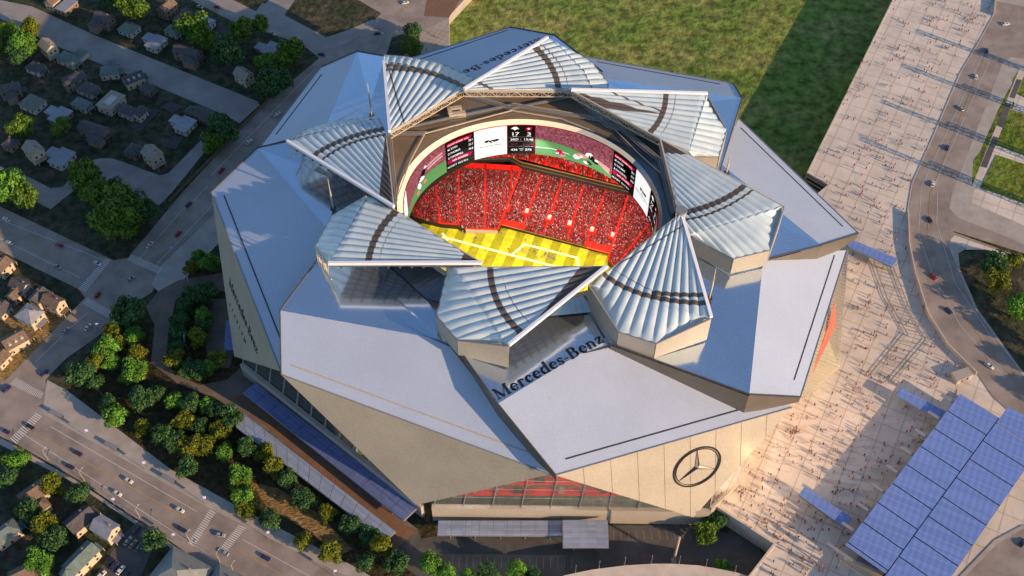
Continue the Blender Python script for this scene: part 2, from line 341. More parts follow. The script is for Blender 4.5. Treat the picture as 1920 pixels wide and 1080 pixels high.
# --- right side (z=10)
flat('road',[(1868,-20),(1863,30),(1838,78),(1800,140),(1712,345),(1703,400),(1705,460),(1716,515),(1740,592),(1777,648),(1835,705),(1862,745),(1960,830),(1980,830),(1960,760),(1920,700),(1905,685),(1827,577),(1795,500),(1777,458),(1790,440),(1960,500),(1960,480),(1900,448),(1800,410),(1780,392),(1783,368),(1800,333),(1830,255),(1880,118),(1895,108),(1960,112),(1960,-20)],ZP,'asphalt')
flat('road',[(1960,-20),(1862,-20),(1860,0),(1960,20)],ZP,'concrete')
flat('sidewalk',[(1880,118),(1890,110),(1960,110),(1960,140),(1900,150),(1830,330),(1822,380),(1960,440),(1960,480),(1900,449),(1798,409),(1780,391),(1784,367)],ZP,'concrete')
for q in ([(1897,150),(1912,128),(1960,130),(1960,200),(1905,175)],[(1872,205),(1895,160),(1902,195),(1870,270),(1835,290)],[(1895,205),(1960,225),(1960,305),(1863,270)],[(1825,300),(1852,265),(1835,330),(1822,350)],[(1868,290),(1960,320),(1960,395),(1838,352)]):
    flat('lawn_bed',q,ZP,'bright_lawn')
flat('garden_path',[(1913,125),(1925,130),(1832,355),(1822,350)],ZP,'concrete_pale')
for q in ([(1906,148),(1916,150),(1902,185),(1892,182)],[(1885,192),(1897,196),(1880,240),(1868,235)],[(1862,255),(1872,258),(1850,315),(1838,312)]): flat('planting_bed',q,ZP,'asphalt_dark')
flat('hedge_strip',[(1786,434),(1790,434),(1930,478),(1930,487)],ZP,'verge_earth')
flat('sidewalk',[(1777,458),(1790,455),(1812,466),(1798,490),(1832,580),(1912,690),(1960,745),(1960,760),(1905,687),(1827,579),(1794,500)],ZP,'concrete')
flat('lawn_bed',[(1797,475),(1808,468),(1850,468),(1960,500),(1960,740),(1912,688),(1833,578),(1800,505)],ZP,'dark_grass')
flat('road',[(1960,1000),(1920,990),(1870,1020),(1800,1090),(1980,1100)],ZP,'asphalt')
flat('kerb_strip',[(1960,985),(1915,985),(1865,1012),(1790,1090),(1800,1090),(1870,1020),(1920,990),(1960,995)],ZP,'concrete')
flat('terrace',[(1500,1095),(1300,1095),(1325,1090)],ZP,'concrete')
marks('lane_marking',[((1846,95),(1727,352)),((1855,115),(1750,352)),((1727,352),(1722,440)),((1722,440),(1750,520)),((1750,520),(1800,610)),((1800,610),(1885,710)),((1758,360),(1756,420)),((1756,420),(1790,530)),((1790,530),(1870,650))],.18,ZP,'paint_white')
marks('centre_line',[((1849,100),(1744,365)),((1744,365),(1739,440)),((1739,440),(1768,520)),((1768,520),(1812,600)),((1812,600),(1920,740))],.25,ZP,'paint_yellow')
# plaza parapet
mb=MB(); ed=[(1866,-12),(1862,30),(1836,78),(1800,138),(1750,255),(1710,345),(1701,400),(1703,460),(1714,515),(1738,592),(1775,650),(1829,703)]
pts=[P(x,y,ZP) for x,y in ed]
for q,(a,b) in enumerate(zip(pts,pts[1:])):
    hh=2.6 if (q>=6 or q<1) else .3
    mb.box((a+b)/2+Vector((0,0,hh/2)),((b-a).length+.1,.5,hh),'concrete_pale',rz=math.atan2(b.y-a.y,b.x-a.x))
tag(mb.build('parapet_wall'),'long curving pale parapet wall between the plaza and the right hand road','wall')
# curved terrace bottom + its wall
mb=MB(); mb.prism([P(x,y,ZP-1) for x,y in[(1040,1090),(1057,1079),(1110,1068),(1173,1060),(1225,1057),(1263,1057),(1310,1060),(1350,1067),(1380,1073),(1420,1085),(1500,1150),(1000,1150)]],11,'concrete_pale'); tag(mb.build('curved_terrace'),'pale terrace with a curved edge at the bottom beside the dark parking lot','terrace')
# garage louvres in the plaza notch
r=empty('garage_wall',P(1531,344,0),label='dark louvred garage wall below the plaza corner beside the stadium',cat='wall')
o0=P(1531,344,0); mb=MB(); A,B=P(1515,325,ZP-.5),P(1552,346,ZP-.5)
nrm=Vector((B.y-A.y,-(B.x-A.x),0)).normalized()
mb.box((A+B)/2+nrm*.2+Vector((0,0,-8)),((B-A).length,.3,14),'dark_metal',rz=math.atan2(B.y-A.y,B.x-A.x)); mb.build('louvre_backing',r,o0)
for k in range(4):
    mb=MB(); mb.box((A+B)/2+nrm*.7+Vector((0,0,-1.8-3*k)),((B-A).length,.5,.9),'concrete',rz=math.atan2(B.y-A.y,B.x-A.x)); mb.build('louvre',r,o0)
#@@PART2

# ================================================================== STADIUM
SO=Vector((8,357,0))
stad=empty('stadium',SO,label='huge angular stadium with eight faceted metal roof wings around an open oval roof',cat='stadium')
WG=dict(
S=((1042,891),(933,757),(1485,764),(1125,640),(850,640),(800,560),(1080,560),(1145,625)),
E=((1501,745),(1405,740),(1588,469),(1430,497),(1145,645),(1090,560),(1270,440),(1436,478)),
NE=((1610,438),(1540,460),(1385,222),(1355,310),(1380,500),(1270,440),(1250,290),(1350,300)),
N2=((1375,157),(1391,184),(1098,107),(1140,148),(1350,320),(1270,300),(1090,190),(1120,145)),
N1=((956,51),(1040,66),(748,116),(880,172),(1130,135),(1080,190),(880,185),(870,172)),
NW=((602,126),(670,96),(489,274),(612,235),(722,105),(760,190),(735,260),(605,245)),
W=((396,360),(483,277),(526,696),(610,425),(540,265),(730,260),(700,400),(622,440)),
SW=((527,702),(525,582),(1031,889),(820,635),(608,470),(690,400),(860,560),(836,640)))
zH,zK,zL,zI=60.,70.,54.,73.5
order=list(WG); WP={}
def glyphs():
    """serif capitals and lower case as thick/thin strokes on a unit em: (points, half width)"""
    T,N=.075,.022
    def arc(cx,cy,rx,ry,a0,a1,n=14): return [(cx+rx*math.cos(math.radians(a0+(a1-a0)*i/n)),cy+ry*math.sin(math.radians(a0+(a1-a0)*i/n))) for i in range(n+1)]
    g={}
    g['M']=(1.0,[([(.14,.0),(.14,.7)],N),([(.14,.68),(.48,.02)],T),([(.48,.02),(.80,.68)],N),([(.82,0),(.82,.7)],T),([(.03,.015),(.25,.015)],N),([(.68,.015),(.96,.015)],N),([(.03,.685),(.2,.685)],N),([(.78,.685),(.96,.685)],N)])
    g['e']=(.56,[(arc(.28,.23,.2,.22,0,190),N*1.4),(arc(.28,.23,.17,.2,110,250),T*.9),(arc(.28,.23,.2,.22,250,325),N*1.5),([(.1,.25),(.47,.25)],N)])
    g['r']=(.46,[([(.15,0),(.15,.45)],T),([(.04,.015),(.28,.015)],N),([(.04,.44),(.15,.44)],N),(arc(.3,.3,.15,.14,160,50),N*1.6),(arc(.38,.39,.03,.03,0,360,6),.03)])
    g['c']=(.52,[(arc(.28,.23,.2,.22,60,320),N*1.5),(arc(.28,.23,.17,.2,115,245),T*.9),(arc(.4,.36,.03,.03,0,360,6),.03)])
    g['d']=(.6,[(arc(.26,.23,.19,.22,60,300),N*1.5),(arc(.26,.23,.16,.2,115,245),T*.9),([(.45,0),(.45,.74)],T),([(.34,.73),(.45,.73)],N),([(.45,.015),(.56,.015)],N)])
    g['s']=(.44,[(arc(.22,.34,.13,.1,30,200),N*1.4),([(.1,.32),(.34,.14)],T*.8),(arc(.22,.12,.14,.11,20,-160),N*1.4),([(.36,.3),(.36,.43)],N),([(.07,.02),(.07,.15)],N)])
    g['-']=(.36,[([(.06,.22),(.3,.22)],.035)])
    g['B']=(.72,[([(.17,0),(.17,.7)],T),([(.04,.015),(.35,.015)],N),([(.04,.685),(.35,.685)],N),([(.2,.37),(.36,.37)],N),(arc(.34,.53,.19,.155,90,-90),N),(arc(.36,.53,.15,.12,50,-50),T*.85),(arc(.36,.19,.24,.18,90,-90),N),(arc(.4,.19,.18,.14,55,-55),T*.85)])
    g['n']=(.62,[([(.15,0),(.15,.45)],T*.9),([(.04,.015),(.26,.015)],N),([(.04,.44),(.15,.44)],N),(arc(.3,.28,.16,.16,165,15),N*1.7),([(.46,0),(.46,.3)],T*.9),([(.35,.015),(.58,.015)],N)])
    g['z']=(.5,[([(.07,.43),(.42,.43)],N*1.3),([(.4,.42),(.1,.03)],T*.8),([(.07,.02),(.43,.02)],N*1.3),([(.08,.32),(.08,.44)],N),([(.43,.01),(.43,.13)],N)])
    for ch,s in {'S':[([(.42,.6),(.2,.68),(.1,.52),(.4,.2),(.3,.02),(.08,.1)],.05)],'T':[([(.05,.67),(.5,.67)],.04),([(.27,0),(.27,.67)],.06)],'A':[([(.05,0),(.28,.7)],.03),([(.28,.7),(.52,0)],.06),([(.13,.25),(.43,.25)],.03)],
        'D':[([(.12,0),(.12,.7)],.06),(arc(.14,.35,.38,.34,90,-90),.04)],'I':[([(.2,0),(.2,.7)],.06)],'U':[([(.1,.7),(.1,.2),(.27,.02),(.45,.2),(.45,.7)],.05)],'m':[]}.items():
        g[ch]=(.62,s)
    return g
GL=glyphs()
def lettering(name,text,o,xd,nrm,h,mat,parent,thick=.25,track=0.,lift=.12):
    """build raised serif letters on a plane: origin o, baseline dir xd, height h of a capital"""
    yd=nrm.cross(xd).normalized(); xd=xd.normalized(); mb=MB(); k=h/.7; x=0
    for ch in text:
        w,st=GL[ch]
        for pts,hw in st:
            Q=[o+xd*((x+p[0])*k)+yd*(p[1]*k)+nrm*lift for p in pts]
            for a,b in zip(Q,Q[1:]):
                d=(b-a)
                if d.length<1e-4: continue
                d.normalize(); s=nrm.cross(d)*(hw*k); e=d*(hw*k*.45)
                mb.face([a-s-e,b-s+e,b+s+e,a+s-e],mat)
        x+=w+track
    # give the letters real depth
    base=list(zip(mb.f,mb.m)); v0=len(mb.v); mb.v+= [tuple(Vector(v)-nrm*thick*.45) for v in mb.v]
    for f,m_ in base:
        for i in range(len(f)):
            a,b=f[i],f[(i+1)%len(f)]; mb.f.append((a,a+v0,b+v0,b)); mb.m.append(m_)
    mb.build(name,parent,SO); return x*k
def textwidth(t,track=0): return sum(GL[c][0]+track for c in t)
wobj={}
for k,(h,kk,l,f,i,j1,j2,f2) in WG.items():
    Hh,Kk,Ll=P(*h,zH),P(*kk,zK),P(*l,zL)
    o=Plane(Hh,Kk,Ll); F_=o.hit(*f); F2=o.hit(*f2); ctr=Vector((8,357,0))
    Lx=Ll; WP[k]=(o,Hh,Kk,Ll,F_)
    mb=MB(); mb.prism([Hh,Ll,F2,F_,Kk],1.2,'roof_white','soffit_brown')
    w=mb.build('roof_wing',stad,SO); wobj[k]=w
    I_,J1,J2=P(*i,zI),P(*j1,73.),P(*j2,73.)
    mb=MB(); up=Vector((0,0,.04)); c=(Kk+F_+J1+J2)/4
    loop=[Kk,F_,F2,J2,J1,I_]
    for a,b in zip(loop,loop[1:]+loop[:1]): mb.face([p+up for p in (a,b,Vector((c.x,c.y,72.)))],'roof_polished')
    mb.build('inner_roof_panel',w,SO)
    # wall below the raised edge
    mb=MB(); dn=lambda p,d:p-Vector((0,0,d))
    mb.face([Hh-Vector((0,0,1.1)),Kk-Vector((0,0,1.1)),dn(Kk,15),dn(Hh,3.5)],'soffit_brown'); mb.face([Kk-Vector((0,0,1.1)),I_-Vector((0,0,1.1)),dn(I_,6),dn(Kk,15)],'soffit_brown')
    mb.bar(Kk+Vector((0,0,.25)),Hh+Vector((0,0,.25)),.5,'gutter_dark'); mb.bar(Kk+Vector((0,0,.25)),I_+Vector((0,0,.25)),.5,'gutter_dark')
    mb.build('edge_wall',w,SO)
    # parapet groove parallel to the outer edge
    d=(Ll-Hh); L=d.length; d.normalize(); inn=o.n.cross(d).normalized()
    if inn.dot(Kk-Hh)<0: inn=-inn
    g0=Hh+inn*5.2+d*(2.5 if k=='SW' else 6); g1=Ll+inn*5.2-d*8
    if k=='N1': g0=Hh+inn*3+d*2
    mb=MB(); mb.bar(g0+o.n*.05,g1+o.n*.05,.65,'steel_cream' if k=='SW' else 'gutter_dark',.2)
    mb.bar(Hh+o.n*.1,Ll+o.n*.1,.35,'steel_grey',.4); mb.build('roof_gutter',w,SO)
# outer walls -------------------------------------------------------
def panel(name,tri,t=.8,mat='facade_beige',seams=0):
    a,b,c=tri; pl=Plane(a,b,c); n=(b-a).cross(c-a).normalized()
    if n.dot(a-Vector((8,357,40)))<0: n=-n
    mb=MB(); bk=[p-n*t for p in tri]; mb.face(tri,mat); mb.face(bk[::-1],'soffit_brown')
    for q in range(3): r_=(q+1)%3; mb.face((tri[q],bk[q],bk[r_],tri[r_]),mat)
    if seams:
        for q in range(1,seams):
            p=a.lerp(b,q/seams); dn=Vector((0,0,-1)); dn=(dn-n*dn.dot(n)).normalized()
            # clip the seam where it meets the two lower edges
            best=None
            for e0,e1 in((a,c),(c,b)):
                u=e1-e0; cr=dn.cross(u)
                if cr.length<1e-6: continue
                tt=(e0-p).cross(u).dot(cr)/cr.length_squared; ss=(e0-p).cross(dn).dot(cr)/cr.length_squared
                if tt>0 and 0<=ss<=1: best=p+dn*tt
            if best: mb.bar(p+n*.04,best+n*.04,.14,'truss_brown',.1)
    o=mb.build(name,stad,SO); return o,n
Hs=WP['S'][1]; Ls=P(1485,764,zL); tipS=P(1300,970,9)
pS,nS=panel('facade_panel',[Hs-Vector((0,0,.2)),Ls-Vector((0,0,.2)),tipS],seams=9)
Hsw=WP['SW'][1]; Lsw=P(1031,889,zL); pSW,nSW=panel('facade_panel',[Hsw-Vector((0,0,.2)),Lsw-Vector((0,0,.2)),P(780,947,9)],seams=0)
Hw=WP['W'][1]; Lw=P(526,696,zL); pW,nW=panel('facade_panel',[Hw-Vector((0,0,.2)),Lw-Vector((0,0,.2)),P(439,668,9)],seams=0)
for k in('NE','N2','N1','NW'):
    _,Hh,Kk,Ll,_f=WP[k]; m_=(Hh+Ll)/2; out=(m_-Vector((8,357,m_.z))).normalized()
    panel('facade_panel',[Hh-Vector((0,0,.2)),Ll-Vector((0,0,.2)),Vector((m_.x,m_.y,9))-out*2])
# emblem on the south panel
def emblem():
    pl=Plane(Hs,Ls,tipS); c=pl.hit(1307,875); n=nS; dn=Vector((0,0,-1)); dn=(dn-n*dn.dot(n)).normalized(); upv=-dn; rt=upv.cross(n).normalized()
    if rt.x<0: rt=-rt
    r=10.8; mb=MB(); N_=64
    for rr,w_ in((r,.36),(r-.95,.16)):
        for q in range(N_):
            a0,a1=2*math.pi*q/N_,2*math.pi*(q+1)/N_
            mb.face([c+n*.3+(rt*math.cos(a)+upv*math.sin(a))*s for a,s in((a0,rr-w_),(a0,rr+w_),(a1,rr+w_),(a1,rr-w_))],'black_paint')
            mb.face([c+n*z_+(rt*math.cos(a)+upv*math.sin(a))*(rr+w_) for a,z_ in((a0,.3),(a0,-.05),(a1,-.05),(a1,.3))],'black_paint')
    for q in range(3):
        a=math.pi/2+q*2*math.pi/3; d=rt*math.cos(a)+upv*math.sin(a); s=rt*math.cos(a+math.pi/2)+upv*math.sin(a+math.pi/2)
        tip=c+d*(r-1.3)+n*.15; ridge=c+n*1.0
        b1_=c+(d*.5+s*.87)*1.25+n*.1; b2_=c+(d*.5-s*.87)*1.25+n*.1
        mb.face([tip,ridge,b1_],'facade_beige'); mb.face([tip,b2_,ridge],'black_paint')
        mb.bar(tip,b1_,.13,'black_paint'); mb.bar(tip,b2_,.22,'black_paint')
    mb.build('emblem',pS,SO)
emblem()
# roof and facade lettering
def fit_text(name,text,plane,p0,p1,par,flip=False,scale_h=1.,mat='black_paint',track=0):
    a,b=plane.hit(*p0),plane.hit(*p1); xd=(b-a); w=xd.length; n=plane.n
    h=.7*w/textwidth(text,track); lettering(name,text,a,xd,n,h*scale_h,mat,par,track=track)
pS_in=Plane(Vector((0,0,72.3)),Vector((1,0,72.3)),Vector((0,1,72.3)))
oS,_a,KS,_b,FS=WP['S']
innS=Plane(KS+Vector((0,0,.1)),FS+Vector((0,0,.1)),P(850,640,zI))
fit_text('lettering','Mercedes-Benz',innS,(933,750),(1134,640),wobj['S'])
fit_text('lettering','Mercedes-Benz',Plane(WP['N1'][1],WP['N1'][2],WP['N1'][3]),(1012,70),(838,146),wobj['N1'])
plW=Plane(Hw,Lw,P(439,668,9)); nW2=nW
a,b=plW.hit(429,531),plW.hit(482,664); xd=b-a
lettering('lettering','Mercedes-Benz',a,xd,nW2,.7*xd.length/textwidth('Mercedes-Benz'),'black_paint',pW)
a,b=plW.hit(430,572),plW.hit(462,648); xd=b-a
lettering('lettering','STADIUM',a,xd,nW2,1.9,'black_paint',pW,track=(xd.length/(1.9/.7)/7-.62))
# base walls -----------------------------------------------------------
base_px=[((455,705),0),((790,972),0),((812,976),0),((1325,984),0)]
bw=[P(x,y,0) for (x,y),_ in base_px]
def wallstrip(mb,pts,z0,z1,t,mat):
    for a,b in zip(pts,pts[1:]):
        d=(b-a); L=d.length; m_=(a+b)/2; mb.box((m_.x,m_.y,(z0+z1)/2),(L,t,z1-z0),mat,rz=math.atan2(d.y,d.x))
mb=MB(); wallstrip(mb,[bw[2]+Vector((0,1,0)),bw[3]+Vector((0,1,0))],0,12,2,'facade_beige'); mb.build('front_base_wall',stad,SO)
mb=MB(); wallstrip(mb,[bw[0]+Vector((1,1,0)),bw[1]+Vector((1,1,0))],0,9.5,2,'concrete'); 
mb.build('side_base_wall',stad,SO)
mb=MB(); ring=[Vector((-80,268,0)),Vector((-98,310,0)),Vector((-104,370,0)),Vector((-92,425,0)),Vector((-20,470,0)),Vector((25,470,0)),Vector((100,425,0)),Vector((140,350,0))]
wallstrip(mb,ring,-12,38,1.,'soffit_brown'); mb.build('rear_wall',stad,SO)
mb=MB(); wallstrip(mb,[bw[3]+Vector((0,1.2,0)),Vector((bw[3].x+14,bw[3].y+14,0)),Vector((140,345,0))],-10,14,1.2,'facade_beige'); mb.build('east_base_wall',stad,SO)
for x in((975,992),(1141,1158)):
    mb=MB(); a,b=P(x[0],960,0),P(x[1],960,0); yy=bw[2].y-.05
    for q in range(8):
        X=a.x+(b.x-a.x)*q/7; mb.box((X*.985,yy,9),(.35,.12,2.2),'truss_brown')
    mb.build('wall_vent',stad,SO)
# curtain wall glazing (front), with red terraces behind it
def glazing(name,corners,mull,z,mat='curtain_glass',hb=3,w=.6):
    """corners: bottom-left, bottom-right, top-right, top-left"""
    bl,br,tr,tl=corners; mb=MB(); n=(br-bl).cross(tl-bl).normalized()
    if n.dot(bl-Vector((8,357,20)))<0: n=-n
    mb.face(corners,mat); g=mb.build(name,stad,SO)
    for q in range(mull+1):
        t=q/mull; m2=MB(); m2.bar(bl.lerp(br,t)+n*.4,tl.lerp(tr,t)+n*.4,w,'steel_grey'); m2.build('mullion',g,SO)
    m2=MB()
    for q in range(1,hb*3): m2.bar(bl.lerp(tl,q/(hb*3))+n*.15,br.lerp(tr,q/(hb*3))+n*.15,.16,'steel_grey')
    m2.build('transom',g,SO)
    return g
fl,fr=bw[2]+Vector((1,1.5,12)),bw[3]+Vector((-6,1.5,12))
flt,frt=fl+Vector((9,15,41)),fr+Vector((4,15,41))
glazing('front_glazing',[fl,fr,frt,flt],9,0,w=.42)
mb=MB()
for q in range(9): 
    y0=fl.y+6+q*3; mb.box(((fl.x+fr.x)/2,y0+1.5,10+q*4.2),(abs(fr.x-fl.x)-6,3.4,1.1),'red_seat' if q!=3 else 'steel_grey')
    for c_ in range(12): mb.box((fl.x+8+c_*9.5,y0+1,12+q*4.2),(3+2*math.sin(c_*5+q),1.4,3.2),('red_seat','dark_band','steel_grey','facade_beige')[(c_*3+q)%4])
mb.build('front_concourse_deck',stad,SO)
# side glazing under W/SW
sl,sr=bw[0]+Vector((2,2,9.6)),bw[1].lerp(bw[0],.05)+Vector((2,2,9.6)); n_=Vector((.55,.8,0))
glazing('side_glazing',[sl,sr,sr+n_*17+Vector((0,0,44)),sl+n_*17+Vector((0,0,44))],12,0)
mb=MB()
for q in range(6): a,b=sl+n_*(6+q*3)+Vector((0,0,2+q*5)),sr+n_*(6+q*3)+Vector((0,0,2+q*5)); mb.bar(a,b,2.6,'red_seat' if q%2 else 'dark_band',1.2)
mb.build('side_concourse_deck',stad,SO)
# east window wall facing the plaza
Et,Eb=WP['E'][3],WP['E'][1]
ga,gb,gc=P(1591,468,ZP+.5),P(1574,690,ZP+.5),P(1520,742,ZP+.5)
mb=MB(); T0,T1=P(1588,470,zL-1.2),P(1502,745,zH-1.2); Tm=T0.lerp(T1,.55)
mb.face([ga,gb,Tm,T0],'gold_glass'); mb.face([gb,gc,T1,Tm],'gold_glass'); g=mb.build('plaza_glazing',stad,SO)
mb=MB()
for q in range(45):
    t=q/44; p0=(ga.lerp(gb,t/.75) if t<.75 else gb.lerp(gc,(t-.75)/.25)); p1=T0.lerp(T1,t); mb.bar(p0+Vector((.3,-.2,0)),p1+Vector((.3,-.2,0)),.16,'steel_grey')
for q in range(1,15):
    t=q/15; mb.bar(ga.lerp(T0,t),gb.lerp(Tm,t),.16,'steel_grey'); mb.bar(gb.lerp(Tm,t),gc.lerp(T1,t),.16,'steel_grey')
mb.build('glazing_frame',g,SO)
mb=MB(); of=Vector((.5,-.4,0))
for a_,b_,c_ in ((.62,.8,.55),(.82,1.0,.72)):
    q0,q1,q2=ga.lerp(T0,.85).lerp(gb.lerp(Tm,.85),a_)+of,gb.lerp(Tm,.9).lerp(gc.lerp(T1,.9),max(0,b_-.3))+of,ga.lerp(T0,c_).lerp(gb.lerp(Tm,c_),b_)+of; mb.face([q0,q1,q2],'glazed_red')
mb.build('red_panel',g,SO)
mb=MB()
for q in range(7):
    a,b=ga.lerp(T0,q/8)+Vector((-9,0,0)),gc.lerp(T1,q/8)+Vector((-9,4,0)); mb.bar(a,b,3,'red_seat' if q in(2,3,5) else 'tan',.8)
mb.build('east_concourse_deck',stad,SO)
# ------------------------------------------------------------------ ring roof, lip, halo screen
ECX,ECY,EA,EB,ETH=995,395,240,161,math.radians(5)
def ell(t,ka=0,kb=0,dx=0,dy=0):
    u,v=(EA+ka)*math.cos(t),(EB+kb)*math.sin(t)
    return (ECX+dx+u*math.cos(ETH)-v*math.sin(ETH),ECY+dy+u*math.sin(ETH)+v*math.cos(ETH))
NR=160; ts=[2*math.pi*q/NR for q in range(NR+1)]
rim=[P(*ell(t),77.5) for t in ts]; lipo=[P(*ell(t,9,9,-2,-1),79.2) for t in ts]
mb=MB()
for q in range(NR):
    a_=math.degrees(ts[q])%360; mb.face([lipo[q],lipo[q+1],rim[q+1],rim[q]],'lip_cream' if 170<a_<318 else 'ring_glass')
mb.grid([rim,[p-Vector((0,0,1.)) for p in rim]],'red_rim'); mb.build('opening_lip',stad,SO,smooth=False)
OUT=[(731,250),(790,205),(873,178),(960,172),(1072,176),(1165,205),(1238,262),(1272,340),(1285,430),(1215,540),(1110,585),(950,600),(800,560),(700,470),(690,380),(705,310)]
def outer_pt(t):
    x0,y0=ell(t); a=math.atan2(y0-ECY,x0-ECX); best=None
    dx,dy=math.cos(a),math.sin(a)
    for q in range(len(OUT)):
        (x1,y1),(x2,y2)=OUT[q],OUT[(q+1)%len(OUT)]; ex,ey=x2-x1,y2-y1; den=dx*ey-dy*ex
        if abs(den)<1e-9: continue
        s=((x1-ECX)*ey-(y1-ECY)*ex)/den; w=((x1-ECX)*dy-(y1-ECY)*dx)/den
        if s>0 and 0<=w<=1: best=(ECX+dx*s,ECY+dy*s)
    return best
opx=[outer_pt(t) for t in ts[:-1]]; opx.append(opx[0])
outr=[P(*q,73.4 if 25<math.degrees(ts[i])%360<172 else 80.) for i,q in enumerate(opx)]
mb=MB()
for q in range(NR):
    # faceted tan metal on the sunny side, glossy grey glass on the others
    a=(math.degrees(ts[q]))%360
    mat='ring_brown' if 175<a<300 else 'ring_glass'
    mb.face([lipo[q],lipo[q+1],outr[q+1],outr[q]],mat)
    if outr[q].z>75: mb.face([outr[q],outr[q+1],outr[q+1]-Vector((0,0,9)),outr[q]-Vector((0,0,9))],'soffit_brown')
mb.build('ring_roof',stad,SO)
def pline(mb,px,z,w,mat,h=None,closed=False):
    q=[P(x,y,z) for x,y in px]
    for a,b in zip(q,q[1:]+(q[:1] if closed else [])): mb.bar(a,b,w,mat,h)
mb=MB(); pline(mb,[(744,372),(770,300),(797,250),(880,228),(960,207),(1050,222),(1115,247)],80.4,.5,'steel_cream'); pline(mb,[(1150,240),(1200,290),(1245,330)],80.4,.35,'steel_cream'); mb.build('ring_trim',stad,SO)
mb=MB()
for a,b in (((731,250),(797,250)),((740,243),(960,196)),((960,196),(1150,228)),((873,178),(960,203)),((1070,180),(960,203)),((1072,176),(1140,235)),((1240,262),(1140,235)),((731,255),(742,380)),((1238,262),(1262,400)),((1150,228),(1236,300)),((1236,300),(1262,400))):
    p,q=P(*a,81.),P(*b,80.8); mb.bar(p,q,.8,'steel_grey',.8); s=Vector((.8,1.,0)); mb.bar(p+s,q+s,.25,'steel_cream',.4); mb.bar(p-s,q-s,.25,'steel_grey',.4)
mb.build('ring_beam',stad,SO)
# arc-length frame on the halo board
SB=19.; sr=[Vector((p.x,p.y,0)) for p in rim]; cen=sum(sr[:-1],Vector())/NR
sr=[p.lerp(cen,.004) for p in sr]
cum=[0.]
for a,b in zip(sr,sr[1:]): cum.append(cum[-1]+(b-a).length)
def s_of_x(x):
    """arc length of the far side point whose picture column is x"""
    best=min((q for q in range(NR+1) if math.pi<=ts[q]<=2*math.pi),key=lambda q:abs(ell(ts[q])[0]-x)); 
    q=best if ell(ts[best])[0]<=x else best-1; q=max(0,min(NR-1,q)); x0,x1=ell(ts[q])[0],ell(ts[q+1])[0]
    return cum[q]+(cum[q+1]-cum[q])*((x-x0)/(x1-x0) if x1!=x0 else 0)
def ringat(s,h,off=0.):
    s=s%cum[-1]; lo=0
    import bisect
    q=min(NR-1,max(0,bisect.bisect_right(cum,s)-1)); t=(s-cum[q])/(cum[q+1]-cum[q]); p=sr[q].lerp(sr[q+1],t)
    n=(cen-p).normalized(); return Vector((p.x,p.y,58.2+h))+n*off
board=MB(); bo=[p.lerp(cen,-.03) for p in sr]
board.grid([[Vector((p.x,p.y,58)) for p in sr],[Vector((p.x,p.y,58)) for p in bo],[Vector((p.x,p.y,78)) for p in bo]],'dark_band')
board=board.build('video_board',stad,SO)
xs=[ell(math.pi)[0]+.5,833,888,950,1005,1152,1195,1222,ell(0)[0]-.5]
sx=[cum[NR//2]]+[s_of_x(x) for x in xs[1:-1]]+[cum[NR]]
def spanel(s0,s1,mat,h0=0,h1=SB,off=.12,name='screen_panel',n=14):
    mb=MB(); mb.grid([[ringat(s0+(s1-s0)*q/n,h0,off) for q in range(n+1)],[ringat(s0+(s1-s0)*q/n,h1,off) for q in range(n+1)]],mat)
    return mb.build(name,board,SO)
def spoly(mb,s0,s1,poly,mat,off=.3):
    """poly in panel units (0..1, 0..1); triangulated as a fan"""
    xa,xb=min(p[0] for p in poly),max(p[0] for p in poly); n=max(4,int((xb-xa)*(s1-s0)/1.2)); lo,hi=[],[]
    for q in range(n+1):
        x=xa+(xb-xa)*min(.9999,max(.0001,q/n)); ys=[]
        for (x1,y1),(x2,y2) in zip(poly,poly[1:]+poly[:1]):
            if (x1<=x)!=(x2<=x): ys.append(y1+(y2-y1)*(x-x1)/(x2-x1))
        if not ys: continue
        lo.append(ringat(s0+(s1-s0)*x,SB*min(ys),off)); hi.append(ringat(s0+(s1-s0)*x,SB*max(ys),off))
    if len(lo)>1: mb.grid([lo,hi],mat)
def blob(cx,cy,rx,ry,a=0,n=9): return [(cx+rx*math.cos(2*math.pi*q/n)*math.cos(a)-ry*math.sin(2*math.pi*q/n)*math.sin(a),cy+rx*math.cos(2*math.pi*q/n)*math.sin(a)*1.6+ry*math.sin(2*math.pi*q/n)*math.cos(a)) for q in range(n)]
def stext(par,s0,s1,txt,x,y,h,mat,off=.34,align='LEFT',sx_=1.15):
    """sans lettering bent round the board; x,y,h in panel fractions"""
    cu=bpy.data.curves.new('t','FONT'); cu.body=txt; cu.size=1; cu.align_x=align; cu.offset=.015
    ob=bpy.data.objects.new('t',cu); COL.objects.link(ob); dg=bpy.context.evaluated_depsgraph_get(); me=bpy.data.meshes.new_from_object(ob.evaluated_get(dg))
    k=h*SB*.85/.72; mb=MB()
    for v in me.vertices: mb.v.append(tuple(ringat(s0+(s1-s0)*x+v.co.x*k*sx_,SB*y+v.co.y*k,off)))
    idx=mb.mi(mat)
    for p in me.polygons: mb.f.append(tuple(p.vertices)); mb.m.append(idx)
    bpy.data.objects.remove(ob); bpy.data.meshes.remove(me); bpy.data.curves.remove(cu)
    mb.build('screen_text',par,SO)
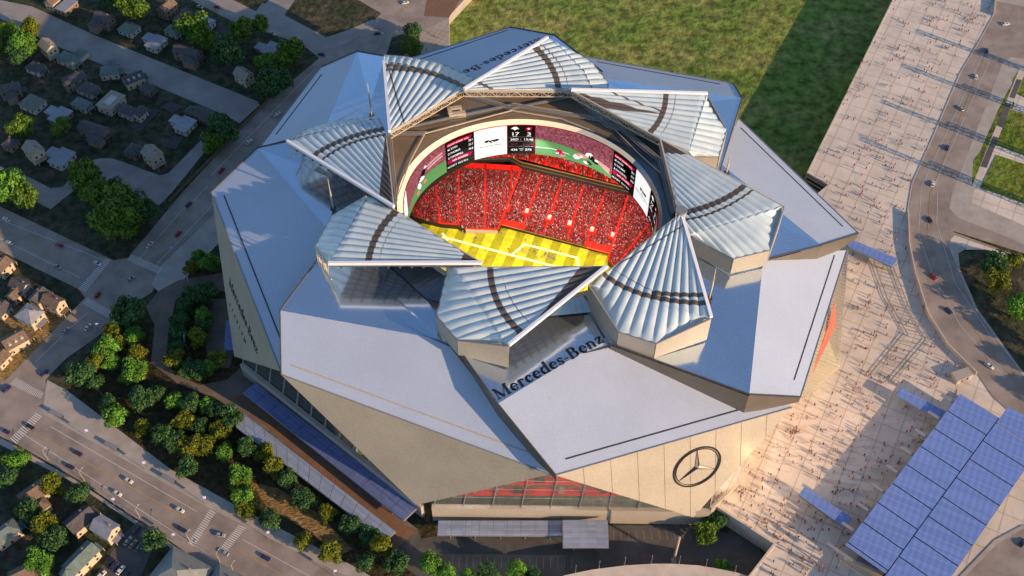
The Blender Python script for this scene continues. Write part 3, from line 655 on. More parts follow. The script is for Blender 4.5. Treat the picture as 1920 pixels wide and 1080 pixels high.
def p_action(s0,s1,side):
    p=spanel(s0,s1,'emit_crowd'); mb=MB()
    if side:
        spoly(mb,s0,s1,[(0,0),(1,0),(1,.13),(.85,.26),(.6,.38),(.3,.48),(0,.56)],'emit_green')
        spoly(mb,s0,s1,[(0,.25),(.2,.27),(.42,.2),(.42,.22),(.2,.29),(0,.27)],'emit_white',.36)
        for q,m_ in((blob(.30,.20,.05,.11,.2),'emit_red'),(blob(.33,.12,.05,.05,.1),'emit_skin'),(blob(.27,.17,.02,.05),'emit_white'),(blob(.52,.22,.05,.11,-.3),'emit_white'),(blob(.58,.30,.09,.07,.2),'emit_skin'),
            (blob(.56,.27,.05,.05,.2),'emit_white'),(blob(.67,.42,.045,.1,-.4),'emit_white'),(blob(.71,.36,.045,.09),'emit_black'),(blob(.76,.27,.06,.05,-.5),'emit_black'),(blob(.68,.15,.05,.04,-.8),'emit_black'),(blob(.64,.12,.04,.05,-.5),'emit_white'),(blob(.78,.33,.03,.04),'emit_white')): spoly(mb,s0,s1,q,m_,.4)
        for q in range(5): spoly(mb,s0,s1,[(.68+q*.05,.42-q*.05),(.97,.30-q*.04),(.97,.27-q*.04),(.68+q*.05,.40-q*.05)],'emit_skin',.33)
    else:
        spoly(mb,s0,s1,[(0,0),(1,0),(1,.42),(.75,.46),(.5,.40),(.25,.25),(0,.2)],'emit_green')
        for q,m_ in((blob(.62,.62,.05,.12,-.2),'emit_black'),(blob(.66,.74,.03,.05),'emit_white'),(blob(.58,.48,.06,.08,.3),'emit_white'),(blob(.52,.33,.04,.13,.2),'emit_white'),(blob(.64,.28,.035,.06),'emit_skin'),(blob(.48,.16,.04,.06,.3),'emit_skin'),(blob(.55,.55,.05,.04,.6),'emit_black')): spoly(mb,s0,s1,q,m_,.4)
        for q in range(5): spoly(mb,s0,s1,[(.7,.55+q*.05),(.95,.62+q*.05),(.95,.60+q*.05),(.7,.53+q*.05)],'emit_white' if q%2 else 'emit_skin',.33)
    mb.build('screen_picture',p,SO)
def p_table(s0,s1):
    p=spanel(s0,s1,'emit_black'); mb=MB()
    for y in(.83,.24): spoly(mb,s0,s1,[(.06,y),(.9,y),(.93,y+.11),(.06,y+.11)],'emit_red',.3)
    mb.build('screen_banner',p,SO)
    stext(p,s0,s1,'FANTASY LEADERS  WTD',.08,.855,.06,'emit_white',.42,sx_=.75)
    for q,(a,b) in enumerate((('M. RYAN','28.1'),('D.THOMAS','25.7'),('R.TANNEHILL','24.8'))):
        stext(p,s0,s1,a,.08,.70-q*.15,.08,'emit_white',sx_=.78); stext(p,s0,s1,b,.95,.74-q*.15,.08,'emit_white',align='RIGHT',sx_=.78)
    stext(p,s0,s1,'NFL SCORES',.5,.265,.06,'emit_white',.42,align='CENTER')
    stext(p,s0,s1,'NE 27 DET 9   CHI 21 TB 16',.04,.09,.065,'emit_white',sx_=.66)
def p_logo(s0,s1):
    p=spanel(s0,s1,'emit_white'); mb=MB()
    for q in([(.3,.55),(.36,.6),(.47,.585),(.4,.5),(.34,.52)],[(.40,.60),(.52,.56),(.56,.48),(.48,.50)],[(.5,.6),(.62,.57),(.67,.49),(.56,.52)],[(.6,.58),(.72,.6),(.78,.56),(.68,.5)]): spoly(mb,s0,s1,q,'emit_black',.3)
    spoly(mb,s0,s1,[(.32,.475),(.75,.465),(.75,.46),(.32,.465)],'emit_red',.3); mb.build('screen_logo',p,SO)
    stext(p,s0,s1,'Mercedes-Benz',.5,.37,.075,'emit_grey',align='CENTER',sx_=1.1); stext(p,s0,s1,'S T A D I U M',.5,.30,.035,'emit_grey',align='CENTER')
def p_score(s0,s1):
    p=spanel(s0,s1,'emit_black'); mb=MB()
    spoly(mb,s0,s1,[(.14,.9),(.24,.97),(.4,.95),(.36,.91),(.42,.88),(.3,.88),(.27,.82),(.22,.80),(.24,.88)],'emit_white',.3)
    spoly(mb,s0,s1,[(.64,.9),(.72,.96),(.88,.94),(.86,.84),(.78,.86),(.72,.8),(.66,.84)],'emit_red',.3)
    spoly(mb,s0,s1,[(.70,.90),(.76,.93),(.80,.90),(.76,.86)],'emit_white',.36)
    for y in(.60,.44,.27): spoly(mb,s0,s1,[(.04,y),(.96,y),(.96,y+.007),(.04,y+.007)],'emit_grey',.3)
    for x in(.2,.68): spoly(mb,s0,s1,[(x,.625),(x+.16,.625),(x+.16,.635),(x,.635)],'emit_white',.3)
    for x in(.0,.985): spoly(mb,s0,s1,[(x,0),(x+.015,0),(x+.015,1),(x,1)],'emit_red',.3)
    mb.build('screen_graphic',p,SO)
    stext(p,s0,s1,'17',.28,.665,.13,'emit_white',align='CENTER',sx_=1.4); stext(p,s0,s1,'3',.77,.665,.13,'emit_white',align='CENTER',sx_=1.5)
    stext(p,s0,s1,'3RD',.26,.485,.085,'emit_white',align='CENTER'); stext(p,s0,s1,'|',.48,.485,.085,'emit_grey',align='CENTER'); stext(p,s0,s1,'13:48',.75,.485,.085,'emit_white',align='CENTER')
    stext(p,s0,s1,'DN TO',.26,.34,.04,'emit_red',align='CENTER'); stext(p,s0,s1,'2 --- 10',.75,.32,.07,'emit_red',align='CENTER')
    stext(p,s0,s1,'436',.25,.12,.085,'emit_white',align='CENTER'); stext(p,s0,s1,'275',.75,.12,.085,'emit_white',align='CENTER')
    stext(p,s0,s1,'TOTAL',.5,.17,.03,'emit_white',align='CENTER'); stext(p,s0,s1,'YDS',.5,.12,.03,'emit_white',align='CENTER')
p_action(sx[0],sx[1],0); p_table(sx[1],sx[2]); p_logo(sx[2],sx[3]); p_score(sx[3],sx[4]); p_action(sx[4],sx[5],1); p_table(sx[5],sx[6]); p_logo(sx[6],sx[7]); p_score(sx[7],sx[7]+(sx[4]-sx[3]))
e_=sx[7]+(sx[4]-sx[3]); rest=cum[-1]/2-(e_-cum[-1]); p_action(e_,e_+rest*.55,1); p_logo(e_+rest*.55,e_+rest)
# ------------------------------------------------------------------ bowl
FZ=-4.
def standplane(bl,br,zb,tp,zt): return Plane(P(*bl,zb),P(*br,zb),P(*tp,zt))
CROWD=[((.40,.022,.02),.36),((.19,.014,.012),.22),((.03,.02,.02),.17),((.45,.03,.03),.09),((.42,.36,.36),.05),((.25,.2,.2),.06),((.08,.1,.06),.03),((.35,.25,.2),.02)]
def ccol():
    r=R.random()
    for c,w in CROWD:
        r-=w
        if r<0: break
    j=.7+.6*R.random(); return tuple(x*j for x in c)
def inpoly(x,y,poly):
    c=False; j=len(poly)-1
    for i in range(len(poly)):
        (xi,yi),(xj,yj)=poly[i],poly[j]
        if (yi>y)!=(yj>y) and x<(xj-xi)*(y-yi)/(yj-yi)+xi: c=not c
        j=i
    return c
def stand(poly,plane,dens,aisles,holes=(),name='seating_bank',label='red seated crowd filling the seating bank'):
    mb=MB(); mb.face([plane.hit(x,y) for x,y in poly],'red_seat'); s=mb.build(name,stad,SO)
    am=MB()
    for a in aisles:
        w=a[2] if len(a)>2 else 1.
        p,q=plane.hit(*a[0])+plane.n*.35,plane.hit(*a[1])+plane.n*.35; d=(q-p).normalized(); u=plane.n.cross(d)*w*.5
        am.face([p-u,q-u,q+u,p+u],'red_seat')
    if aisles: am.build('aisle',s,SO)
    xs_=[p[0] for p in poly]; ys_=[p[1] for p in poly]; n=int((max(xs_)-min(xs_))*(max(ys_)-min(ys_))*dens)
    mb=MB(); cols=[]
    for _ in range(n):
        x,y=R.uniform(min(xs_),max(xs_)),R.uniform(min(ys_),max(ys_)); 
        if not inpoly(x,y,poly): continue
        bad=False
        for a in list(aisles)+list(holes):
            (x1,y1),(x2,y2)=a[0],a[1]; L2=(x2-x1)**2+(y2-y1)**2; t=max(0,min(1,((x-x1)*(x2-x1)+(y-y1)*(y2-y1))/L2)); w=(a[2] if len(a)>2 else 1.)*1.75
            if (x-x1-t*(x2-x1))**2+(y-y1-t*(y2-y1))**2<w*w: bad=True;break
        if bad: continue
        p=plane.hit(x,y); c=ccol(); i=len(mb.v); w,h=R.uniform(.22,.34),R.uniform(.7,1.25)
        mb.v+=[(p.x-w,p.y-w,p.z-.2),(p.x+w,p.y-w,p.z-.2),(p.x+w,p.y+w,p.z-.2),(p.x-w,p.y+w,p.z-.2),(p.x-w*.7,p.y-w*.7,p.z+h),(p.x+w*.7,p.y-w*.7,p.z+h),(p.x+w*.7,p.y+w*.7,p.z+h),(p.x-w*.7,p.y+w*.7,p.z+h)]
        mb.f+=[(i+4,i+5,i+6,i+7),(i,i+1,i+5,i+4),(i+1,i+2,i+6,i+5),(i+3,i,i+4,i+7)]; k=mb.mi('crowd_clothes'); mb.m+=[k]*4; cols+=[c]*4
    o=mb.build('seated_crowd',None,SO,colors=cols); tag(o,label,'crowd',kind='stuff'); return s
plL=standplane((826,419),(934,430),-1,(959,312),17)
stand([(740,392),(740,335),(760,312),(814,292),(853,286),(861,305),(977,317),(934,431),(873,429),(858,422),(826,419),(789,410),(745,395)],plL,.62,
 [((814,322),(826,419)),((861,306),(859,421)),((910,306),(909,429)),((959,312),(959,350)),((977,317),(934,430)),((770,385),(793,404)),((784,354),(800,377)),((861,310),(977,317),3.5),((826,419),(858,421),.6),((873,429),(934,430),.8)],label='red seated crowd in the end seating bank at the left of the opening')
plF=standplane((940,418),(1143,471),-1,(1075,341),14)
vom=[((989,397),(989,401),1.8),((1031,409),(1031,413),1.8),((1069,420),(1069,424),1.8),((1111,431),(1111,436),1.8),((1150,442),(1150,446),1.8),((950,388),(950,394),1.8)]
stand([(977,317),(1178,366),(1143,472),(938,419)],plF,.62,[((1016,327),(981,424)),((1055,336),(1020,436)),((1095,346),(1064,446)),((1136,356),(1099,458)),((1178,366),(1143,471),1.2),((942,417),(980,425),3.6),((1102,459),(1143,470),4),((1178,366),(1080,340),.8)],vom,label='red seated crowd in the long side seating bank above the pitch')
for a,b,_w in vom:
    c=plF.hit(a[0],(a[1]+b[1])/2); mb=MB(); mb.box(c+Vector((0,0,.9)),(4.4,5.2,1.2),'red_seat',rz=-.25); s_=mb.build('stair_opening',stad,SO)
    mb=MB(); mb.box(c+Vector((-.3,0,1.7)),(2.0,3.,.6),'concrete_pale',rz=-.25); mb.build('opening_roof',s_,SO)
plR=standplane((1143,486),(1180,505),0,(1195,380),20)
stand([(1178,366),(1246,420),(1250,470),(1180,530),(1140,488),(1143,471)],plR,.55,[((1178,366),(1140,486),1.),((1216,420),(1163,490),.8),((1190,378),(1172,405),.6)],label='red seated crowd in the corner seating bank at the right of the opening')
# suite ribbon and upper tiers
zt=17.
def tpx(px,z): return [P(x,y,z) for x,y in px]
rb=[(856,305),(953,303),(977,316),(1080,341),(1180,366),(1250,420)]
mb=MB(); lo=tpx(rb,zt); hi=[p+Vector((0,0,5)) for p in lo]
for a,b,c,d in zip(lo,lo[1:],hi[1:],hi): mb.face([a,b,c,d],'dark_band')
for a,b in zip(hi,hi[1:]): mb.bar(a,b,.5,'gold'); 
for a,b in zip(lo,lo[1:]): mb.bar(a+Vector((0,0,2.4)),b+Vector((0,0,2.4)),.4,'truss_brown')
mb.build('suite_ribbon',stad,SO)
upx=[(850,299),(900,296),(953,294),(985,300),(1080,325),(1186,352),(1255,405)]
lo=tpx(upx,24); hi=[]
for p in lo:
    d=(p-Vector((8,345,p.z))); d.z=0; d.normalize(); hi.append(p+d*45+Vector((0,0,30)))
for q in range(len(lo)-1):
    pl=Plane(lo[q],lo[q+1],hi[q]); mb=MB(); mb.face([lo[q],lo[q+1],hi[q+1],hi[q]],'red_seat'); s_=mb.build('upper_tier',stad,SO)
    mb=MB(); cols=[]
    for _ in range(1500):
        t,u=R.random(),R.random()*.75; p=lo[q].lerp(lo[q+1],t).lerp(hi[q].lerp(hi[q+1],t),u)
        if abs((t*4)%1-.5)>.46: continue
        c=ccol(); mb.box(p+Vector((0,0,.7)),(.5,.5,1.5),'crowd_clothes'); cols+=[c]*6
    tag(mb.build('seated_crowd',None,SO,colors=cols),('red seated crowd in the upper tier under the left screens','red seated crowd in the upper tier under the white screen','red seated crowd in the upper tier under the scoreboard','red seated crowd in the upper tier under the middle of the green screen','red seated crowd in the upper tier under the tackling players','red seated crowd in the upper tier under the right hand screens')[q],'crowd',kind='stuff')
# added dark cylinder that stops light leaks, field wall, near side bank
mb=MB(); cyl=[Vector((8+88*math.cos(t),352+85*math.sin(t),0)) for t in [2*math.pi*q/48 for q in range(49)]]
mb.grid([[p+Vector((0,0,-6)) for p in cyl],[p+Vector((0,0,71)) for p in cyl]],'dark_band'); mb.build('bowl_light_blocker',stad,SO)
mb=MB(); mb.grid([[Vector((8+44*math.cos(t),318+26*math.sin(t),-2)) for t in [math.pi+math.pi*q/20 for q in range(21)]],[Vector((8+86*math.cos(t),350+83*math.sin(t),38)) for t in [math.pi+math.pi*q/20 for q in range(21)]]],'red_seat'); mb.build('near_seating_bank',stad,SO)
mb=MB(); pitchwall=[(745,400),(789,411),(826,420),(858,423),(873,431),(934,432),(940,419),(1143,472),(1140,490),(1190,540)]
q=[P(x,y,-1) for x,y in pitchwall]
for a,b in zip(q,q[1:]): mb.face([a,b,b-Vector((0,0,3)),a-Vector((0,0,3))],'tan' if a.x>P(873,431,-1).x-1 and b.x<P(936,432,-1).x else 'dark_band')
mb.build('pitch_wall',stad,SO)
mb=MB()
for x in(883,903,922): c=P(x,433,-3); mb.box(c,(5.2,2.4,3),'tan')
mb.build('dugout',stad,SO)
# playing field
def field_mat():
    m,n,b=nt('pitch'); b.inputs['Roughness'].default_value=.9; b.inputs['Specular IOR Level'].default_value=.1
    tc=n.nodes.new('ShaderNodeTexCoord'); mp=n.nodes.new('ShaderNodeMapping'); mp.vector_type='TEXTURE'; A=P(830,445,FZ); B=P(1033,497,FZ)
    mp.inputs['Rotation'].default_value=(0,0,math.atan2(B.y-A.y,B.x-A.x)); lk(n,tc.outputs['Object'],mp.inputs[0])
    ck=n.nodes.new('ShaderNodeTexWave'); ck.bands_direction='X'; ck.inputs['Scale'].default_value=.031; ck.inputs['Distortion'].default_value=0; lk(n,mp.outputs[0],ck.inputs['Vector'])
    st=n.nodes.new('ShaderNodeMath'); st.operation='GREATER_THAN'; st.inputs[1].default_value=.5; lk(n,ck.outputs['Fac'],st.inputs[0])
    c=mixc(n,(.33,.275,.012),(.58,.455,.02),st.outputs[0])
    lk(n,mixc(n,c,noisy(n,.35,(.78,.78,.7),(1.15,1.15,1.15),6).outputs[0],1.,'MULTIPLY'),b.inputs['Base Color'])
field_mat()
mb=MB(); mb.face([Vector((8+87*math.cos(t),345+82*math.sin(t),FZ)) for t in [2*math.pi*q/40 for q in range(40)]],'pitch'); tag(mb.build('playing_field'),kind='structure')
mb=MB()
def pl_line(a,b,w): 
    p,q=P(*a,FZ+.05),P(*b,FZ+.05); d=(q-p).normalized(); s=Vector((-d.y,d.x,0))*w/2; z=Vector((0,0,LV[0]*.1)); LV[0]+=.01; mb.face([p-s+z,q-s+z,q+s+z,p+s+z],'pitch_paint')
M('pitch_paint',(.9,.8,.35),.8,var=.05,scale=.3)
for a,b,w in(((829,444),(1060,505),1.4),((962,476),(985,457),1.4),((984,458),(1084,484),1.3),((1082,484),(1086,505),1.4),((829,437),(840,450),1.4)): pl_line(a,b,w)
tag(mb.build('pitch_marking'),kind='structure')
mb=MB()
for q in range(6): c=P(962+q*36,426+q*9.6,-2.5); mb.tube(c,c+Vector((0,0,3)),.15,'gold')
pline(mb,[(940,421),(1143,475)],-.6,.25,'gold'); mb.build('touchline_rail',stad,SO)
# ------------------------------------------------------------------ petals
def bez(p0,p1,p2,n=24): return [((1-t)**2*p0[0]+2*t*(1-t)*p1[0]+t*t*p2[0],(1-t)**2*p0[1]+2*t*(1-t)*p1[1]+t*t*p2[1]) for t in [q/n for q in range(n+1)]]
def dpoly(x,y,pl):
    m=1e9
    for (x1,y1),(x2,y2) in zip(pl,pl[1:]):
        L=(x2-x1)**2+(y2-y1)**2; t=max(0,min(1,((x-x1)*(x2-x1)+(y-y1)*(y2-y1))/L)) if L else 0
        m=min(m,(x-x1-t*(x2-x1))**2+(y-y1-t*(y2-y1))**2)
    return math.sqrt(m)
def dtri(x,y,pl):
    s=sum((pl[i][0]*pl[(i+1)%len(pl)][1]-pl[(i+1)%len(pl)][0]*pl[i][1]) for i in range(len(pl))); sg=1 if s>0 else -1; m=-1e9
    for i in range(len(pl)):
        (x1,y1),(x2,y2)=pl[i],pl[(i+1)%len(pl)]; L=math.hypot(x2-x1,y2-y1); m=max(m,-sg*((x2-x1)*(y-y1)-(y2-y1)*(x-x1))/L)
    return m
def rayspan(C,a,poly):
    dx,dy=math.cos(a),math.sin(a); hits=[]
    for i in range(len(poly)):
        (x1,y1),(x2,y2)=poly[i],poly[(i+1)%len(poly)]; ex,ey=x2-x1,y2-y1; den=dx*ey-dy*ex
        if abs(den)<1e-9: continue
        s=((x1-C[0])*ey-(y1-C[1])*ex)/den; w=((x1-C[0])*dy-(y1-C[1])*dx)/den
        if -1e-6<=w<=1+1e-6: hits.append(s)
    return (min(hits),max(hits)) if len(hits)>=2 and max(hits)-min(hits)>.05 else None
def petal(nm,C,Mp,Op,W,bands,patches,ribs=11,zT=95.,zW=87.,zO=82.5,fold=None,trn=(),amp=1.05,beam=None,lattice=False):
    T=Mp[0]; i0=Mp.index(fold[0]); i1=Mp.index(fold[-1]); main=Plane(P(*T,zT),P(*Mp[i0],zW),P(*Mp[i1],zW))
    ang=[math.atan2(y-C[1],x-C[0]) for x,y in Mp+Op]; 
    if max(ang)-min(ang)>math.pi: ang=[a%(2*math.pi) for a in ang]
    a0,a1=min(ang),max(ang); NA=ribs*9; up=main.n
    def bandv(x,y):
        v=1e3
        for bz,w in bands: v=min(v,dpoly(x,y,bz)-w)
        for t in patches: v=min(v,dtri(x,y,t))
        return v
    def hgt(a): return amp*abs(math.sin(math.pi*ribs*(a-a0)/(a1-a0)))**.75
    mb=MB(); at=[]
    for poly,kind in((Mp,0),(Op,1)):
        if not poly: continue
        NRr=110 if kind==0 else 20; prev=None
        spans=[]
        aa=[math.atan2(y-C[1],x-C[0]) for x,y in poly]
        if max(aa)-min(aa)>math.pi: aa=[t%(2*math.pi) for t in aa]
        b0,b1=min(aa)+1e-4,max(aa)-1e-4
        al=[b0]+[a0+(a1-a0)*q/NA for q in range(NA+1) if b0<a0+(a1-a0)*q/NA<b1]+[b1]
        rows=[]
        for a in al:
            sp=rayspan(C,a,poly)
            if not sp: continue
            r0,r1=sp; row=[]
            if kind==0:
                near,farr=sp
            for q in range(NRr+1):
                t=q/NRr; r=r0+(r1-r0)*t; x,y=C[0]+math.cos(a)*r,C[1]+math.sin(a)*r
                if kind==0: p=main.hit(x,y); e=min(1,min(t,1-t)*12+.45)
                else:
                    near_is0=kindnear; tt=t if near_is0 else 1-t
                    xn,yn=C[0]+math.cos(a)*(r0 if near_is0 else r1),C[1]+math.sin(a)*(r0 if near_is0 else r1); zn=main.hit(xn,yn).z
                    p=P(x,y,zn+(min(zn,zO)-zn)*tt); e=max(.3,1-.7*max(0,tt-.6)/.4)
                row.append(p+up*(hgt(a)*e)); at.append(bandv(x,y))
            rows.append(row)
        if kind==0: kindnear=True
        base=len(mb.v); w=NRr+1; k=mb.mi('membrane')
        for r_ in rows: mb.v+=[tuple(p) for p in r_]
        for i in range(len(rows)-1):
            for j in range(w-1): mb.f.append((base+i*w+j,base+i*w+j+1,base+(i+1)*w+j+1,base+(i+1)*w+j)); mb.m.append(k)
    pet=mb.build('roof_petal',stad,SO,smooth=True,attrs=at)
    # underside with its diagrid of trusses
    un=MB(); un.face([main.hit(x,y)-Vector((0,0,1.5)) for x,y in Mp],'membrane_under'); un.build('membrane_lining',pet,SO)
    gr=MB(); T3=main.hit(*T); E0,E1=main.hit(*Mp[i0]),main.hit(*Mp[i1]); dz=Vector((0,0,-2.4))
    for q in range(1,13):
        t=q/13; gr.bar(T3.lerp(E0,t)+dz,T3.lerp(E1,t)+dz,.7,'truss_brown'); gr.bar(T3.lerp(E0.lerp(E1,t),.06)+dz,E0.lerp(E1,t)+dz,.6,'truss_brown')
    gr.build('truss_grid',pet,SO)
    # perimeter beams (white) and hanging lattice girders
    n=len(Mp); tb=MB(); bm=MB()
    for q in range(n):
        a,b=Mp[q],Mp[(q+1)%n]
        if a in fold and b in fold: continue
        A,B=main.hit(*a),main.hit(*b)
        if W and ({a,b}==set(W) or (a in W and b in W)): bm.bar(A+Vector((0,0,.9)),B+Vector((0,0,.9)),1.3,'white_beam',1.5)
        else:
            tb.bar(A+Vector((0,0,.3)),B+Vector((0,0,.3)),.6,'steel_cream')
            truss(tb,A-Vector((0,0,.6)),B-Vector((0,0,.6)),3.0,'steel_cream',w=.35,wide=0)
    if bm.f: bm.build('edge_beam',pet,SO)
    if tb.f: tb.build('edge_truss',pet,SO)
    # end walls
    if trn:
        wm=MB()
        for a,b in zip(trn,trn[1:]):
            A,B=P(*a,zO if a not in Mp else main.hit(*a).z),P(*b,zO if b not in Mp else main.hit(*b).z); A0,B0=Vector((A.x,A.y,72.5)),Vector((B.x,B.y,72.5))
            if lattice: truss(wm,A,B,10.,'steel_cream',n=max(2,int((B-A).length/4)),w=.4); continue
            d=(B-A); d.z=0; d.normalize(); nn=Vector((d.y,-d.x,0))*.4
            wm.face([A,B,B0,A0],'facade_beige'); wm.face([A+nn,A0+nn,B0+nn,B+nn],'facade_beige'); wm.bar(A,B,.6,'steel_grey')
        wm.build('end_wall',pet,SO)
    return pet
p1o=[(840,501),(819,592),(858,638),(954,649)]
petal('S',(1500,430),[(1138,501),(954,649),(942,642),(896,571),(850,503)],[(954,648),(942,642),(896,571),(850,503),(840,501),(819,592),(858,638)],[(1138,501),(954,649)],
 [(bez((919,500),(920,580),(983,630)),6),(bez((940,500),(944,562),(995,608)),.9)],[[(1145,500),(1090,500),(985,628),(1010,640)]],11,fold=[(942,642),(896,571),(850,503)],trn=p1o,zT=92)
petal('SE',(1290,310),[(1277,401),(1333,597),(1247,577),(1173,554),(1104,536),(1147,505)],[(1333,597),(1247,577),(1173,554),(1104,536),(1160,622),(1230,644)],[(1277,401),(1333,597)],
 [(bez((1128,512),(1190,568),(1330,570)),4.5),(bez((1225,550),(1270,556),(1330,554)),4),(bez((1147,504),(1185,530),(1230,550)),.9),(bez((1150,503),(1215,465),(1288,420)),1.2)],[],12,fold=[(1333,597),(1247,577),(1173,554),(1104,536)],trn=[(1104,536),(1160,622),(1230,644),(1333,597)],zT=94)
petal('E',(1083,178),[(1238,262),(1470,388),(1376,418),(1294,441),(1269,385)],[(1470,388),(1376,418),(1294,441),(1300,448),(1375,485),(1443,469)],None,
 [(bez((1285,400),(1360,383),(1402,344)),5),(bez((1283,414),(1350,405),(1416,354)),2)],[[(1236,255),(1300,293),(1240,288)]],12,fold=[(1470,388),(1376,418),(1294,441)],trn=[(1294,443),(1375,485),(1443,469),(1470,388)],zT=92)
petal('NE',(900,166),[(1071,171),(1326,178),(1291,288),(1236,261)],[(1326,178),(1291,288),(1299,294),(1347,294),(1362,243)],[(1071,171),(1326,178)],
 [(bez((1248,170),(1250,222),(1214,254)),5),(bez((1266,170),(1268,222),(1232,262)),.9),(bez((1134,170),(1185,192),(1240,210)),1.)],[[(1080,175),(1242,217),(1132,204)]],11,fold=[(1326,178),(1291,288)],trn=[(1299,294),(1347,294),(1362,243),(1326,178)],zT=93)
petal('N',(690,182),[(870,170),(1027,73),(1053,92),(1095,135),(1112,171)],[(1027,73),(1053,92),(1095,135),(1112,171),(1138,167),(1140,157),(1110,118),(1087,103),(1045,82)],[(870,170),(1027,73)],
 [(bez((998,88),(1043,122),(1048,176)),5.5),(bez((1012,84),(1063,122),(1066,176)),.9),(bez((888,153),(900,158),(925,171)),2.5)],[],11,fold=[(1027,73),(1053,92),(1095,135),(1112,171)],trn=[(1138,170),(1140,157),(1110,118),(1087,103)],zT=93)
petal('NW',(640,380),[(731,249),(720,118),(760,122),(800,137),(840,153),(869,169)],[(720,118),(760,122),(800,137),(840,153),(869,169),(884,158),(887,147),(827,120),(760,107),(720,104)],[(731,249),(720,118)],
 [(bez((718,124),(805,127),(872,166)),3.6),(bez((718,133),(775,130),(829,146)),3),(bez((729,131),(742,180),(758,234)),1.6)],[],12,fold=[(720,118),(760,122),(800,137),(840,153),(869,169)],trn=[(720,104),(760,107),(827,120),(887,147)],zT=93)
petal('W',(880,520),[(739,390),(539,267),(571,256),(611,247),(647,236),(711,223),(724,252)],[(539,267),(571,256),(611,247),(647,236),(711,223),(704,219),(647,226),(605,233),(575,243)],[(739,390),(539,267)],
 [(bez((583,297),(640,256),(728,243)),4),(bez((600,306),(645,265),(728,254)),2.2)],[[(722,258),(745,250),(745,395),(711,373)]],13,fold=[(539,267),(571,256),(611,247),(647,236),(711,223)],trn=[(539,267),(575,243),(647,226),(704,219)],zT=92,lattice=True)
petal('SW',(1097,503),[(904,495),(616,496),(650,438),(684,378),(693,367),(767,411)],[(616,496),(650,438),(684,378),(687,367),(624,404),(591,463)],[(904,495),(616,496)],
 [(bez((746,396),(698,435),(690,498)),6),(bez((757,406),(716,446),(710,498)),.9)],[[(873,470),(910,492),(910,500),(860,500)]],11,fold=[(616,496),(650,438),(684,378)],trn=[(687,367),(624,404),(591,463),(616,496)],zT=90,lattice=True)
# masts, finial, plant on the ring roof
def mast(px,z,h,label):
    b=P(*px,z); r=empty('lightning_mast',b,label=label,cat='mast'); mb=MB()
    mb.tube(b,b+Vector((0,0,h*.3)),.3,'steel_cream',.3); mb.tube(b+Vector((0,0,h*.3)),b+Vector((0,0,h*.6)),.5,'steel_cream',.4); mb.build('mast_body',r,b)
    mb=MB(); mb.tube(b+Vector((0,0,h*.62)),b+Vector((0,0,h)),.3,'steel_cream',.12); mb.build('mast_tip',r,b)
    mb=MB(); mb.box(b+Vector((0,0,.25)),(2.4,2.4,.5),'gutter_dark'); mb.build('mast_foot',r,b)
mast((697,217),73,21,'thin mast on the upper left roof wing beside the tall white petal edge')
mast((625,392),73,20,'thin mast on the left roof wing between two white petals')
mast((1330,560),73,21,'thin mast on the right roof wing beside the lower right petal tip')
mast((1362,325),73,13,'short thin mast on the upper right roof wing')
b=P(1275,411,92); r=empty('roof_finial',b,label='round white platform on lattice posts at the tip of the lower right petal',cat='finial'); mb=MB(); mb.tube(b+Vector((0,0,5)),b+Vector((0,0,6.2)),2.5,'steel_grey',2.5,14); mb.build('platform',r,b)
mb=MB()
for q in range(5):
    a=q*1.256; mb.bar(b+Vector((1.8*math.cos(a),1.8*math.sin(a),-2)),b+Vector((2.2*math.cos(a+.6),2.2*math.sin(a+.6),5)),.35,'white_beam')
mb.bar(b+Vector((-5,-7,-3.5)),b+Vector((0,0,5)),.4,'white_beam'); mb.bar(b+Vector((-3.5,-6,-3.5)),b+Vector((-2,-1,3)),.4,'white_beam'); mb.bar(b+Vector((-1,-6,-4)),b+Vector((0,0,2)),.4,'white_beam'); mb.build('lattice_post',r,b)
b=P(852,213,80); r=empty('rooftop_unit',b,label='pair of small cream plant boxes on the brown ring roof left of the top',cat='plant unit')
mb=MB(); mb.box(b+Vector((0,2,1.2)),(7,1.8,2.4),'steel_cream',rz=.15); mb.build('cabinet',r,b)
mb=MB(); mb.box(b+Vector((1.5,-2,1.2)),(8,2.2,2.4),'steel_cream',rz=.2); mb.box(b+Vector((-2,-1,1.4)),(2,3.5,2.8),'steel_cream',rz=.2); mb.build('duct',r,b)
# interior floodlights on the underside of the ring
for q in range(0,NR,20):
    p=ringat(cum[q],16.5,7); L=bpy.data.lights.new('bowl_floodlight','SPOT'); L.energy=96000; L.spot_size=math.radians(88); L.spot_blend=.6; L.color=(1,.93,.8); L.shadow_soft_size=1.5
    o=bpy.data.objects.new('bowl_floodlight',L); COL.objects.link(o); o.location=p; d=Vector((8,350,0))-p; 
    d=(P(1000,430,0)-p); o.rotation_euler=d.to_track_quat('-Z','Y').to_euler(); o.parent=None
for x_,y_,z_,e_,c_ in ((-20,bw[2].y+26,34,120000,(1,.9,.8)),(20,bw[2].y+26,34,120000,(1,.9,.8)),(60,bw[2].y+30,34,120000,(1,.9,.8)),(139,300,30,3200,(1,.62,.28)),(128,272,28,3200,(1,.62,.28)),(112,255,26,3200,(1,.62,.28)),(100,240,24,3200,(1,.62,.28)),(104,236,36,2000,(1,.62,.28))):  # added point lights: brighten the front decks, imitate warm bounce on the plaza
    L=bpy.data.lights.new('fill_light','POINT'); L.energy=e_; L.color=c_; L.shadow_soft_size=2; o=bpy.data.objects.new('fill_light',L); COL.objects.link(o); o.location=(x_,y_,z_)
